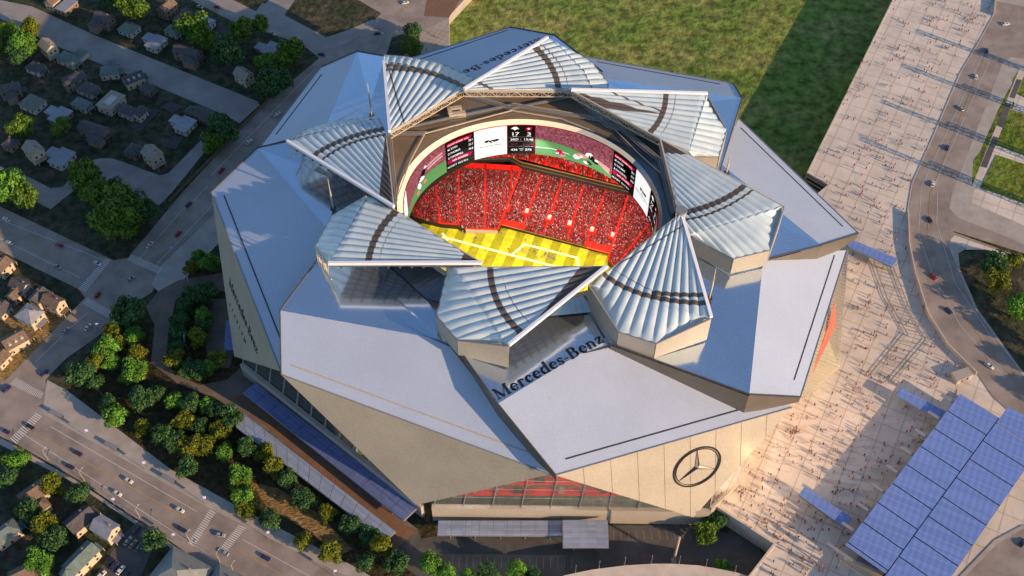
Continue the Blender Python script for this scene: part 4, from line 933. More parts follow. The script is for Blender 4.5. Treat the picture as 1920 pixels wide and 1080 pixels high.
#@@PART3
# ================================================================== CANOPIES
def slab_canopy(name,label,cat,px,z,zg,mat,cells,posts,t=.5,group=None,fasc='steel_grey'):
    """flat translucent canopy: panels split along its first edge, carried on posts"""
    q=[P(x,y,z) for x,y in px]; b=Vector((q[0].x,q[0].y,zg)); r=empty(name,b,label=label,cat=cat)
    if group: r['group']=group
    for i in range(cells):
        t0,t1=i/cells+.0012,(i+1)/cells-.0012
        mb=MB(); mb.prism([q[0].lerp(q[1],t0),q[0].lerp(q[1],t1),q[3].lerp(q[2],t1),q[3].lerp(q[2],t0)],t,mat,fasc); mb.build('canopy_panel',r,b)
    fb=MB(); dz=Vector((0,0,t*.5+.05))
    for a,c in((0,1),(1,2),(2,3),(3,0)): fb.bar(q[a]-dz*2.2,q[c]-dz*2.2,.35,fasc)
    fb.build('canopy_frame',r,b)
    for i in range(posts):
        for s in(.15,.85):
            m2=MB(); p=q[0].lerp(q[1],(i+.5)/posts).lerp(q[3].lerp(q[2],(i+.5)/posts),s); m2.tube(Vector((p.x,p.y,zg)),p-dz*2,.22,'steel_grey'); m2.build('post',r,b)
    return r
slab_canopy('walkway_canopy','long pale lilac canopy beside the trees along the lower left of the stadium','canopy',[(433,757),(742,997),(722,1014),(443,801)],5,0,'canopy_lilac',14,7)
slab_canopy('walkway_canopy','long dark blue canopy against the lower left stadium wall','canopy',[(478,718),(782,953),(757,976),(455,736)],6,0,'canopy_blue',12,6)
slab_canopy('entrance_canopy','long pale lilac canopy along the front of the stadium','canopy',[(822,976),(1055,976),(1055,1005),(820,1003)],5.5,0,'canopy_front',9,5)
slab_canopy('entrance_canopy','square deep lilac canopy at the right end of the front canopy','canopy',[(1055,975),(1139,975),(1141,1026),(1056,1026)],8,0,'canopy_front',3,2)
slab_canopy('walkway_canopy','small blue canopy behind the left facade panel with the lettering','canopy',[(424,600),(436,600),(440,656),(420,655)],5,0,'canopy_blue',2,1)
ZC=18.2
slab_canopy('solar_canopy','short row of blue solar panels beside the right corner of the stadium','solar canopy',[(1592,447),(1684,485),(1672,500),(1590,462)],ZP+5,ZP,'solar_blue',5,3,group='solar canopies on the plaza')
slab_canopy('solar_canopy','short row of blue solar panels at the top corner of the big blue roof','solar canopy',[(1690,727),(1772,771),(1761,788),(1680,741)],ZP+5,ZP,'solar_blue',4,2,group='solar canopies on the plaza')
slab_canopy('solar_canopy','short row of blue solar panels midway along the left edge of the big blue roof','solar canopy',[(1510,912),(1597,971),(1585,990),(1498,928)],ZP+5,ZP,'solar_blue',4,2,group='solar canopies on the plaza')
# big solar roof
A,B=P(1801,738,ZC),P(1585,1022,ZC); u=(B-A).normalized(); v=Vector((-u.y,u.x,0)); 
if v.x<0: v=-v
S1=P(1870,788,ZC); w1=(S1-A).dot(v); LA=(B-A).length; E1=P(1920,883,ZC); w2=(E1-A).dot(v)
r=empty('solar_roof',Vector((A.x,A.y,ZP)),label='very large flat roof of bright blue solar panels in two bays at the lower right',cat='solar roof'); ob=Vector((A.x,A.y,ZP))
cell=LA/8.15; 
for bay,(v0,v1,sh) in enumerate(((0,w1-.22,0),(w1+.22,w2,.3))):
    for i in range(-1 if bay else 0,14):
        s0=(i+sh)*cell+.25; s1=(i+1+sh)*cell-.25
        if bay==0 and s0>LA*1.0+.5: break
        if bay==0: s1=min(s1,LA)
        mb=MB(); jut=(-2.2 if bay==0 and i%1==0 else 0)
        mb.prism([A+u*s0+v*v0,A+u*s0+v*v1,A+u*s1+v*v1,A+u*s1+v*v0],.35,'solar_blue','steel_grey'); mb.build('solar_panel',r,ob)
        if bay==0:   # projecting rafter that notches the shadow
            mb=MB(); mb.bar(A+u*(s0+cell*.45)+v*-6.5+Vector((0,0,-.6)),A+u*(s0+cell*.45)+v*6+Vector((0,0,-.6)),1.6,'steel_grey',.4); mb.build('rafter',r,ob)
for i in range(8):
    for vv in(2,w1,w2-2):
        p=A+u*(i*cell*1.4+4)+v*vv; mb=MB(); mb.tube(Vector((p.x,p.y,ZP)),p-Vector((0,0,.4)),.4,'steel_grey'); mb.build('post',r,ob)
mb=MB()
for i in range(8): mb.bar(A+u*(i*cell*1.4+4)+v*1-Vector((0,0,1)),A+u*(i*cell*1.4+4)+v*(w2-1)-Vector((0,0,1)),.5,'steel_grey')
mb.bar(A+v*w1-Vector((0,0,.5)),A+u*(cell*13)+v*w1-Vector((0,0,.5)),1.6,'dark_metal',.15)
for bay,(v0,v1,sh) in enumerate(((0,w1,0),(w1,w2,.3))):
    for i in range(1,9 if bay==0 else 13): mb.bar(A+u*(i+sh)*cell+v*v0-Vector((0,0,.5)),A+u*(i+sh)*cell+v*v1-Vector((0,0,.5)),1.3,'dark_metal',.15)
mb.build('girder',r,ob)
# stair kiosk under the roof end
b=P(1592,1045,ZP); r=empty('stair_kiosk',b,label='low pale stair kiosk with sloping roof beside the left corner of the big blue roof',cat='kiosk')
mb=MB(); d=math.atan2(-math.sin(math.radians(27.4)),math.cos(math.radians(27.4))); mb.box(b+Vector((6,-4,1.6)),(18,5,3.2),'tan',rz=d); mb.build('kiosk_wall',r,b)
mb=MB(); mb.box(b+Vector((6,-4,3.4)),(18.6,5.4,.4),'concrete_pale',rz=d); mb.box(b+Vector((6,-4.2,3.75)),(9,2.2,.35),'steel_grey',rz=d); mb.build('kiosk_roof',r,b)
# queue rails on the plaza
def rail(pxa,pxb,n,label):
    A,B=[P(*q,ZP) for q in pxa],[P(*q,ZP) for q in pxb]; b=A[0].copy(); r=empty('queue_rail',b,label=label,cat='railing',group='railings on the plaza')
    for L_ in(A,B):
        mb=MB()
        for a,c in zip(L_,L_[1:]):
            for h in(1.15,.6): mb.bar(a+Vector((0,0,h)),c+Vector((0,0,h)),.16,'steel_grey')
            k=int((c-a).length/2.5)
            for i in range(k+1): p=a.lerp(c,i/k); mb.bar(p,p+Vector((0,0,1.15)),.12,'steel_grey')
        mb.build('side_rail',r,b)
    mb=MB()
    for a,c,e,f in zip(A,A[1:],B,B[1:]):
        for i in range(n):
            p,q=a.lerp(c,(i+.5)/n),e.lerp(f,(i+.5)/n); mb.bar(p+Vector((0,0,1.1)),q+Vector((0,0,1.1)),.13,'steel_grey')
            p2=a.lerp(c,(i+1)/n); 
            if i%2: mb.bar(p2+Vector((0,0,1.1)),q+Vector((0,0,1.1)),.1,'steel_grey')
    mb.build('cross_rail',r,b)
rail([(1637,490),(1662,560),(1702,630)],[(1673,500),(1702,575),(1742,640)],9,'long grey queue railing running down the plaza below the right corner solar canopy')
rail([(1700,628),(1637,706)],[(1742,640),(1672,722)],11,'grey queue railing bending back toward the stadium at the foot of the longer railing')
b=P(1802,705,ZP); r=empty('stair_kiosk',b,label='grey roofed stair head at the lower end of the plaza parapet wall',cat='kiosk'); mb=MB()
q=[P(1783,698,ZP+3),P(1815,688,ZP+3),P(1826,702,ZP+3),P(1796,715,ZP+3)]; mb.prism(q,.5,'concrete'); mb.build('kiosk_roof',r,b)
mb=MB(); mb.prism([p-Vector((0,0,.5)) for p in (q[0],q[0].lerp(q[1],.25),q[3].lerp(q[2],.25),q[3])],2.5,'concrete'); mb.prism([p-Vector((0,0,.5)) for p in (q[0].lerp(q[1],.75),q[1],q[2],q[3].lerp(q[2],.75))],2.5,'concrete'); mb.build('kiosk_wall',r,b)
# lattice floodlight pylons just past the right edge of the picture (their shadows cross the plaza)
def pylon(tip,Ls,w_,lab):
    h=Ls*math.tan(SUN_EL); t=P(*tip,ZP); b=Vector((t.x+math.cos(SUN_AZ)*Ls,t.y+math.sin(SUN_AZ)*Ls,ZP)); r=empty('lattice_pylon',b,label=lab,cat='pylon',group='lattice pylons beyond the road on the right')
    mb=MB(); n_=int(h/1.5); hw=w_/2; s=Vector((-math.sin(SUN_AZ),math.cos(SUN_AZ),0))
    cs=[s*hw+Vector((.6,0,0)),-s*hw+Vector((.6,0,0))]
    for c in cs: mb.bar(b+c,b+c+Vector((0,0,h)),.6,'steel_grey')
    for i in range(n_): z0,z1=i*h/n_,(i+1)*h/n_; mb.bar(b+cs[i%2]+Vector((0,0,z0)),b+cs[1-i%2]+Vector((0,0,z1)),.32,'steel_grey'); mb.bar(b+cs[0]+Vector((0,0,z1)),b+cs[1]+Vector((0,0,z1)),.3,'steel_grey')
    mb.build('pylon_mast',r,b); mb=MB(); mb.box(b+Vector((0,0,.4)),(3,3,.8),'concrete'); mb.build('pylon_foot',r,b)
for i,t in enumerate(((1717,57),(1690,122),(1652,190),(1612,260))):
    pylon(t,122,2.6,('first','second','third','fourth')[i]+' tall grey lattice pylon from the top beyond the right hand road')
for i,t in enumerate(((1828,95),(1801,159),(1772,230),(1738,303))):
    pylon(t,84,2.2,('first','second','third','fourth')[i]+' shorter grey lattice pylon from the top beyond the right hand road')
# ================================================================== TREES
def crown_mesh(seed,base,n=2700,flat_=.8):
    rr=random.Random(seed); mb=MB(); cols=[]; lobes=[(Vector((0,0,.0)),.6)]
    for _ in range(13):
        a=rr.uniform(0,6.283); e=rr.uniform(-.5,1.1); d=rr.uniform(.42,.78); lobes.append((Vector((math.cos(a)*math.cos(e)*d,math.sin(a)*math.cos(e)*d,math.sin(e)*d*flat_)),rr.uniform(.2,.42)))
    tone=[rr.uniform(.7,1.3) for _ in lobes]
    for _ in range(n):
        k=rr.randrange(len(lobes)) if rr.random()<.85 else 0; c,r=lobes[k]
        d=Vector((rr.gauss(0,1),rr.gauss(0,1),rr.gauss(0,1)+.25)).normalized(); p=c+d*r*rr.uniform(.72,1.1)
        if p.z<-.62: continue
        nrm=(d+Vector((rr.gauss(0,.55),rr.gauss(0,.55),rr.gauss(0,.55)))).normalized(); t=nrm.orthogonal().normalized(); b_=nrm.cross(t); s=rr.uniform(.05,.10)
        a=rr.uniform(0,3.14); t2=t*math.cos(a)+b_*math.sin(a); b2=nrm.cross(t2)
        mb.face([p-t2*s,p-b2*s*.7,p+t2*s,p+b2*s*.7],'leaves'); j=tone[k]*rr.uniform(.6,1.45); h=rr.uniform(-.012,.012)
        cols.append((max(0,base[0]*j+h),base[1]*j,base[2]*j))
    o=mb.build('crown',None,colors=cols); me=o.data; bpy.data.objects.remove(o); return me
TC={'b':(.12,.28,.035),'m':(.10,.18,.02),'d':(.055,.13,.04),'y':(.15,.175,.015)}
CN={'b':'bright green','m':'mid green','d':'dark green','y':'olive yellow'}
crowns={k:[crown_mesh(i*31+ord(k),c) for i in range(3)] for k,c in TC.items()}
tk=MB(); tk.tube((0,0,0),(0,0,.75),.085,'bark',.05,8); 
for q in range(5):
    a=q*1.26; tk.tube((0,0,.55+.05*q),(.36*math.cos(a),.36*math.sin(a),1.0+.07*q),.04,'bark',.015,6)
o=tk.build('trunk'); TRUNK=o.data; bpy.data.objects.remove(o)
OR=['leftmost']+['%s from left'%s for s in('second','third','fourth','fifth','sixth','seventh','eighth','ninth','tenth','eleventh','twelfth','thirteenth','fourteenth','fifteenth','sixteenth','seventeenth','eighteenth')]
def plant_trees(zone,group,lst,z=0.):
    by={}
    for t in lst: by.setdefault(t[3],[]).append(t)
    for k,ts_ in by.items():
        ts_.sort(key=lambda t:t[0])
        for i,(x,y,r,_) in enumerate(ts_):
            c0=P(x,y,z+6); Rm=r*depth(c0)/FPX*1.2; c=P(x,y,z+Rm*.95)
            lab='%s tree %s, %s'%(CN[k],zone,'alone in its colour' if len(ts_)==1 else OR[i]+' of its colour')
            rt=empty('tree',(c.x,c.y,z),R.uniform(0,6.28),label=lab,cat='tree',group=group); rt.scale=(Rm*R.uniform(.92,1.18),Rm*R.uniform(.92,1.18),Rm*R.uniform(.95,1.15))
            cr=bpy.data.objects.new('crown',R.choice(crowns[k])); COL.objects.link(cr); cr.parent=rt; cr.location=(0,0,.95)
            tr=bpy.data.objects.new('trunk',TRUNK); COL.objects.link(tr); tr.parent=rt
plant_trees('by the houses at upper left','trees among the houses at the upper left',[(18,62,18,'m'),(57,55,18,'y'),(40,85,27,'b'),(34,103,20,'d'),(0,92,14,'m'),(246,12,29,'m'),(205,-2,20,'d'),(368,58,29,'m'),(388,80,20,'m'),(428,98,30,'d'),(455,62,22,'m'),(489,47,18,'m'),(547,98,25,'m'),(505,125,26,'m'),(516,152,28,'d'),(498,172,20,'d'),(530,120,18,'m'),(418,242,28,'d'),(402,270,19,'m'),(41,238,22,'m'),(112,240,18,'m')])
plant_trees('beside the shaded crossroads','trees around the shaded crossroads',[(24,355,32,'b'),(50,372,26,'m'),(0,345,22,'m'),(160,335,30,'m'),(187,372,30,'m'),(232,392,42,'m'),(262,398,28,'d'),(205,418,36,'m'),(236,425,30,'m'),(215,352,20,'d')])
plant_trees('on the shaded green beside the stadium','trees on the green left of the stadium',[(370,482,14,'b'),(359,503,15,'y'),(397,496,18,'b'),(382,550,22,'d'),(357,553,15,'d'),(346,577,16,'d'),(338,603,16,'d'),(335,628,16,'d'),(333,650,15,'d'),(383,592,17,'b'),(383,612,15,'d'),(373,636,19,'y'),(328,673,19,'y'),(353,692,17,'d'),(372,696,18,'d'),(393,689,16,'b'),(408,674,16,'y')])
plant_trees('on the verge under the crossroads','trees on the verge below the crossroads',[(248,587,29,'d'),(228,602,18,'d'),(210,622,17,'y'),(256,628,18,'b'),(197,657,24,'b'),(221,645,17,'y'),(178,680,19,'y'),(259,660,17,'y'),(253,690,21,'b'),(153,700,28,'d'),(242,708,17,'b'),(176,715,18,'d'),(205,682,17,'b'),(203,757,17,'d'),(215,777,22,'b')])
plant_trees('in the verge by the avenue','trees in the wooded verge beside the avenue',[(268,747,22,'d'),(292,742,17,'d'),(328,753,18,'b'),(358,758,18,'d'),(387,760,17,'b'),(410,770,18,'d'),(432,783,21,'d'),(413,808,19,'y'),(376,800,16,'d'),(345,790,20,'y'),(268,803,17,'y'),(307,820,20,'d'),(327,828,20,'d'),(357,838,20,'y'),(380,832,21,'y'),(419,849,17,'b'),(350,877,19,'d'),(452,892,21,'b'),(455,915,17,'y'),(455,938,22,'b'),(465,955,18,'y')])
plant_trees('along the lilac canopy','trees along the lilac walkway canopy',[(463,842,20,'d'),(497,851,17,'y'),(516,878,20,'y'),(537,900,19,'d'),(569,934,21,'d'),(508,975,21,'d'),(567,1015,19,'y'),(614,962,17,'y'),(622,1036,21,'y'),(658,985,21,'d'),(690,1006,18,'d'),(714,1023,22,'y'),(687,1056,19,'d'),(748,1056,22,'d'),(805,1060,20,'b'),(834,1072,19,'b'),(875,1079,12,'b'),(916,1072,19,'d'),(965,1070,20,'b'),(1002,1080,17,'d')])
plant_trees('by the houses at lower left','trees among the houses at the lower left',[(32,863,21,'b'),(7,898,22,'d'),(100,908,22,'y'),(149,927,22,'d'),(55,957,22,'d'),(88,985,24,'y'),(103,1010,22,'d'),(74,1050,26,'b'),(286,1013,22,'d')])
plant_trees('in the pit beside the plaza corner','trees in the pit beside the plaza corner',[(1320,1000,22,'m'),(1345,975,20,'d'),(1352,1062,15,'b')])
plant_trees('on the lawn at the far right','trees on the lawn at the far right',[(1863,495,22,'d'),(1898,490,17,'y'),(1868,527,22,'y'),(1905,578,23,'b'),(1958,640,24,'m'),(1995,700,24,'d'),(2036,762,24,'m')],ZP)
plant_trees('behind the top left of the stadium','trees behind the stadium',[(776,62,15,'d'),(772,88,17,'m')])
# ================================================================== HOUSES
M('wall_cream',(.50,.42,.31),.85,var=.1,scale=.6); M('wall_brick',(.22,.16,.12),.9,var=.2,scale=.9); M('wall_white',(.45,.42,.38),.85,var=.08,scale=.6)
M('roof_slate',(.075,.07,.075),.9,var=.25,scale=.7); M('roof_brown',(.15,.105,.075),.9,var=.25,scale=.7); M('roof_teal',(.11,.15,.145),.85,var=.2,scale=.5); M('roof_green',(.13,.165,.135),.85,var=.15,scale=.5); M('roof_grey',(.24,.25,.29),.6,var=.15,scale=.4); M('roof_beige',(.27,.235,.19),.8,var=.15,scale=.5)
M('window_dark',(.03,.035,.045),.15,.2,var=0); M('door_brown',(.12,.06,.035),.6,var=0); M('driveway',(.055,.05,.05),.9,var=.2,scale=.3)
def house(px,L,W_,hh,kind,wm,rm,ang,label,z=0.,dormer=False,wing=None,tower=False,porch=True,skylight=False):
    L*=.8; W_*=.8
    b=P(px[0],px[1]+0,z+hh*.9); b=Vector((b.x,b.y,z)); r=empty('house',b,math.radians(ang),label=label,cat='house')
    def add(mb,name,par=r): return mb.build(name,par)
    def walls(cx,cy,l,w,h,gable,rise):
        mb=MB(); mb.box((cx,cy,h/2),(l,w,h),wm)
        if gable:
            for s in(-1,1): mb.face([(cx+s*l/2,cy-w/2,h),(cx+s*l/2,cy+w/2,h),(cx+s*l/2,cy,h+rise)],wm)
        return add(mb,'wall')
    def roof(cx,cy,l,w,h,k,rise,par=r):
        mb=MB(); o=.55; l2,w2=l/2+o,w/2+o; hz=h-.05; e=.22
        c=[Vector((cx-l2,cy-w2,hz)),Vector((cx+l2,cy-w2,hz)),Vector((cx+l2,cy+w2,hz)),Vector((cx-l2,cy+w2,hz))]
        if k=='flat': mb.prism([p+Vector((0,0,.5)) for p in c],.5,rm); return mb.build('roof',par)
        ins=0 if k=='gable' else min(l2,w2)*.95
        r0,r1=Vector((cx-l2+ins,cy,hz+rise+.2)),Vector((cx+l2-ins,cy,hz+rise+.2)); up=Vector((0,0,e))
        mb.face([c[0]+up,c[1]+up,r1+up,r0+up],rm); mb.face([c[2]+up,c[3]+up,r0+up,r1+up],rm)
        mb.face([c[0],r0,r1,c[1]],rm); mb.face([c[2],r1,r0,c[3]],rm)
        if k=='hip': mb.face([c[1]+up,c[2]+up,r1+up],rm); mb.face([c[3]+up,c[0]+up,r0+up],rm)
        else:
            for a_,b_,t_ in((1,2,r1),(3,0,r0)): mb.face([c[a_],c[a_]+up,t_+up,t_],rm); mb.face([c[b_],t_,t_+up,c[b_]+up],rm)
        for i in range(4): j=(i+1)%4; 
        mb.face([c[0],c[1],c[1]+up,c[0]+up],rm); mb.face([c[2],c[3],c[3]+up,c[2]+up],rm)
        if k=='hip': mb.face([c[1],c[2],c[2]+up,c[1]+up],rm); mb.face([c[3],c[0],c[0]+up,c[3]+up],rm)
        return mb.build('roof',par)
    rise=W_*.38 if kind!='flat' else 0
    wl=walls(0,0,L,W_,hh,kind=='gable',rise); rf=roof(0,0,L,W_,hh,kind,rise)
    if wing:
        wl_,ww,side=wing; mb=MB(); cy=side*(W_/2+ww/2-.1); cx=wl_; mb.box((cx,cy,hh*.45),(L*.5,ww,hh*.9),wm); mb.build('annexe_wall',r); roof(cx,cy,L*.5,ww,hh*.9,'hip' if kind!='flat' else 'flat',ww*.3)
    fl=2 if hh>5 else 1
    for f_ in range(fl):
        zc=1.7+f_*3
        for s in(-1,1):
            for i in range(3 if L>10 else 2):
                n3=3 if L>10 else 2; x=-L/2+L*(i+.5)/n3
                if f_==0 and s==-1 and i==1: continue
                mb=MB(); mb.box((x,s*(W_/2+.03),zc),(1.1,.1,1.4),'window_dark'); wn=mb.build('window',r)
            mb=MB(); mb.box((s*(L/2+.03),W_*.2,zc),(.1,1.1,1.4),'window_dark'); mb.build('window',r)
            mb=MB(); mb.box((s*(L/2+.03),-W_*.2,zc),(.1,1.1,1.4),'window_dark'); mb.build('window',r)
    mb=MB(); mb.box((-L/2+L*(1.5)/(3 if L>10 else 2),-(W_/2+.04),1.1),(1.1,.12,2.2),'door_brown'); mb.build('door',r)
    if porch and kind!='flat':
        mb=MB(); mb.box((L/2+1.4,0,2.7),(2.6,W_*.7,.25),rm); mb.build('porch_roof',r)
        for s in(-1,1): mb=MB(); mb.box((L/2+2.5,s*W_*.31,1.3),(.22,.22,2.6),wm); mb.build('porch_post',r)
    if kind!='flat': mb=MB(); mb.box((L*.22,W_*.18,hh+rise*.75),(.9,.9,1.9),'wall_brick'); mb.build('chimney',rf)
    if dormer:
        for i in range(3): mb=MB(); x=-L*.3+L*.3*i; mb.box((x,-W_*.27,hh+rise*.5),(1.3,2,1.4),'wall_white'); mb.build('dormer',rf)
    if skylight: mb=MB(); mb.box((0,0,hh+.5),(L*.55,W_*.5,.3),'wall_white'); mb.build('skylight',rf)
    if tower:
        mb=MB(); mb.tube((-L/2-1,-W_*.1,0),(-L/2-1,-W_*.1,hh+1),2.9,wm,2.9,8); tw=mb.build('turret_wall',r); mb=MB(); mb.tube((-L/2-1,-W_*.1,hh+1),(-L/2-1,-W_*.1,hh+3.4),3.3,rm,.1,8); mb.build('turret_roof',tw)
    return r
a63,a29=63,-28.5
H_=[((125,10),15,9,4,'flat','wall_brick','roof_grey',a63,'flat grey roofed house at the very top left beyond the wide street',{}),
((98,2),9,8,5,'gable','wall_cream','roof_brown',a63,'small brown house at the very top edge beside the flat grey house',{}),
((195,35),14,9,6,'gable','wall_brick','roof_slate',a29,'dark gabled house with annexe below the top edge left of the round trees',{'wing':(-2,6,-1)}),
((242,53),13,11,3.5,'hip','wall_white','roof_green',a29,'low pale green hipped house in the top row beyond the wide street',{'porch':False}),
((293,80),14,10,3.6,'flat','wall_white','roof_grey',a63,'stepped flat grey house in the middle of the top row',{'wing':(2,6,1)}),
((313,14),13,9,6,'gable','wall_brick','roof_brown',a63,'tall brown gabled house at the top edge near the road junction',{}),
((342,32),14,9,4,'gable','wall_brick','roof_slate',a63,'dark grey gabled house just left of the largest upper tree',{}),
((325,57),11,8,3.5,'hip','wall_cream','roof_teal',a29,'small teal hipped house beside the dark grey gabled house',{}),
((388,43),9,9,3.8,'flat','wall_white','roof_grey',a29,'small flat house with white skylight right of the largest upper tree',{'skylight':True}),
((352,97),20,9,6,'gable','wall_brick','roof_slate',-20,'long dark slate house at the edge of the wide street',{'wing':(5,5,-1)}),
((457,140),12,9,6,'gable','wall_cream','roof_beige',-40,'pale beige gabled house near the end of the wide street',{}),
((508,92),13,9,3.6,'flat','wall_brick','roof_grey',a63,'flat grey house between the round trees near the junction',{'wing':(-1,6,1)}),
((90,87),12,9,7,'gable','wall_cream','roof_beige',-45,'beige gabled house beside the yellow tree at left',{}),
((67,126),12,9,3.5,'hip','wall_white','roof_slate',a29,'dark hipped house below the upper left tree cluster',{}),
((128,110),16,9,4,'hip','wall_cream','roof_teal',a29,'teal hipped house with cream end wall by the wide street',{'wing':(3,7,1)}),
((138,148),16,9,6,'gable','wall_brick','roof_slate',35,'dark gabled brick house two rows below the wide street',{}),
((165,166),14,10,3.5,'hip','wall_white','roof_slate',a29,'grey hipped house with white walls beside the big commercial building',{}),
((19,166),14,9,6,'gable','wall_brick','roof_slate',20,'dark gabled house at the left edge above the green hipped roof',{'wing':(0,5,-1)}),
((61,193),15,12,3.5,'hip','wall_white','roof_green',a29,'wide pale green hipped house in the left shaded block',{'porch':False}),
((206,133),13,10,4,'hip','wall_cream','roof_teal',10,'teal hipped house with a cream upper storey by the wide street',{'wing':(0,6,1)}),
((250,147),14,9,5,'gable','wall_cream','roof_slate',35,'dark gabled house with three white dormers by the wide street',{'dormer':True}),
((153,195),13,8,3.4,'hip','wall_cream','roof_teal',a29,'low teal house left of the big commercial building',{}),
((277,165),9,8,4,'hip','wall_brick','roof_slate',a29,'small dark house at the street edge right of the dormered house',{}),
((113,217),14,10,3.6,'flat','wall_brick','roof_grey',a63,'flat stepped grey house above the single round tree',{'wing':(1,6,1)}),
((176,243),20,9,5,'gable','wall_brick','roof_slate',-22,'long dark house in the middle of the shaded block',{'wing':(5,5,-1)}),
((240,208),13,8,4,'gable','wall_white','roof_slate',a29,'small grey gabled house right of the commercial building',{}),
((262,212),9,7,4.5,'gable','wall_cream','roof_slate',a63,'cream walled small house beside an empty dark driveway',{}),
((347,234),13,10,3.6,'flat','wall_white','roof_grey',a63,'flat grey house at the right end of the shaded block',{'wing':(1,6,1)}),
((383,214),13,9,4.5,'gable','wall_brick','roof_slate',a29,'dark brick house nearest the round tree by the fence',{}),
((360,208),8,7,3.5,'hip','wall_brick','roof_slate',a29,'tiny dark hipped house above the flat grey one at the block end',{}),
((63,281),12,10,7,'gable','wall_cream','roof_beige',-45,'large beige gabled house left of the cul-de-sac',{}),
((116,296),15,11,3.6,'flat','wall_white','roof_grey',a63,'flat grey double house left of the cul-de-sac',{'wing':(1,6,1)}),
((286,289),12,10,7,'gable','wall_cream','roof_beige',-45,'large beige gabled house inside the cul-de-sac loop',{}),
((20,268),9,8,4,'hip','wall_brick','roof_slate',a63,'small dark house left of the large beige gable',{}),
((250,282),9,9,4,'hip','wall_brick','roof_slate',a63,'small dark garage house left of the beige gable in the loop',{'porch':False}),
((4,498),10,8,6,'gable','wall_cream','roof_brown',a63,'sunlit cream house cut by the left edge below the crossroads street',{}),
((38,535),11,8,5,'gable','wall_cream','roof_slate',a29,'dark roofed house with a sunlit end wall in the lower left block',{}),
((28,552),8,7,4,'gable','wall_cream','roof_brown',a63,'small brown house behind the pale grey roof',{}),
((56,590),13,11,6,'hip','wall_cream','roof_grey',-28,'pale grey roofed house with a two storey sunlit porch',{}),
((100,566),12,8,7,'gable','wall_cream','roof_brown',-28,'tall gabled house with bright cream end wall nearest the crossroads',{}),
((73,556),10,8,6,'gable','wall_cream','roof_slate',63,'dark gabled house between the grey roof and the tall cream gable',{}),
((28,638),13,10,5,'gable','wall_cream','roof_brown',40,'brown roofed house with a dormer near the lower left road',{'dormer':True}),
((0,672),9,8,4,'gable','wall_cream','roof_brown',a63,'sunlit house end at the left edge beside the lower road',{}),
((3,580),9,8,4,'gable','wall_cream','roof_slate',a63,'sunlit small house at the left edge beside the pale grey roof',{}),
((62,927),13,10,5,'gable','wall_cream','roof_brown',45,'brown roofed house with a rear deck between the lower left trees',{'wing':(0,6,-1)}),
((150,975),14,10,5,'gable','wall_cream','roof_slate',50,'black roofed house left of the pale gabled house',{}),
((197,990),12,9,6.5,'gable','wall_cream','roof_grey',-30,'pale gabled house with sunlit front beside the car park',{}),
((10,1000),14,9,5,'hip','wall_cream','roof_teal',45,'teal roofed house at the lower left edge',{}),
((152,1048),17,9,6,'gable','wall_cream','roof_teal',55,'long house with round turret and sunlit cream wall',{'tower':True,'dormer':False}),
((42,1078),11,9,5,'gable','wall_cream','roof_brown',30,'brown roofed house at the bottom edge',{}),
((0,70),8,8,5,'gable','wall_brick','roof_brown',a63,'brown house corner at the left edge above the tree cluster',{}),
]
for px,L_,W_,hh,kd,wm,rm,an,lab,kw in H_: house(px,L_,W_,hh,kd,wm,rm,an,lab,**kw)
r=house((208,190),17,12,5,'flat','wall_cream','roof_beige',a63,'big flat commercial building with a white roof panel in the shaded block',skylight=True); r['category']='building'; r.name='commercial_building'
M('roof_pale',(.20,.215,.21),.85,var=.15,scale=.3); r=house((335,1082),26,24,5,'hip','concrete','roof_pale',a29,'large pale teal hipped roof building at the bottom edge beside the car park',porch=False); r['category']='building'; r.name='hall_building'
r=house((420,1092),16,14,4,'hip','concrete','roof_pale',a29,'low grey green hipped building at the bottom edge right of the large one',porch=False); r['category']='building'; r.name='hall_building'
for q in ([(245,238),(262,200),(300,207),(262,248)],[(300,200),(320,190),(345,200),(322,212)],[(305,275),(320,255),(345,255),(330,280)],[(410,130),(425,120),(450,128),(435,140)],[(395,75),(410,45),(440,55),(425,90)]): flat('driveway',q,0,'driveway')
# fence along the upper left street
A,B=P(318,380,0),P(505,188,0); n_=11
r=empty('wooden_fence',A,label='long brown fence along the kerb left of the stadium',cat='fence'); M('fence_wood',(.16,.10,.06),.9,var=.2,scale=.5)
for i in range(n_):
    mb=MB(); p,q=A.lerp(B,i/n_),A.lerp(B,(i+.93)/n_); mb.bar(p+Vector((0,0,1.1)),q+Vector((0,0,1.1)),.15,'fence_wood',2.1); mb.build('fence_panel',r,A); mb=MB(); mb.box(q+Vector((.3,.5,1.3)),(.5,.5,2.6),'wall_brick'); mb.build('fence_post',r,A)
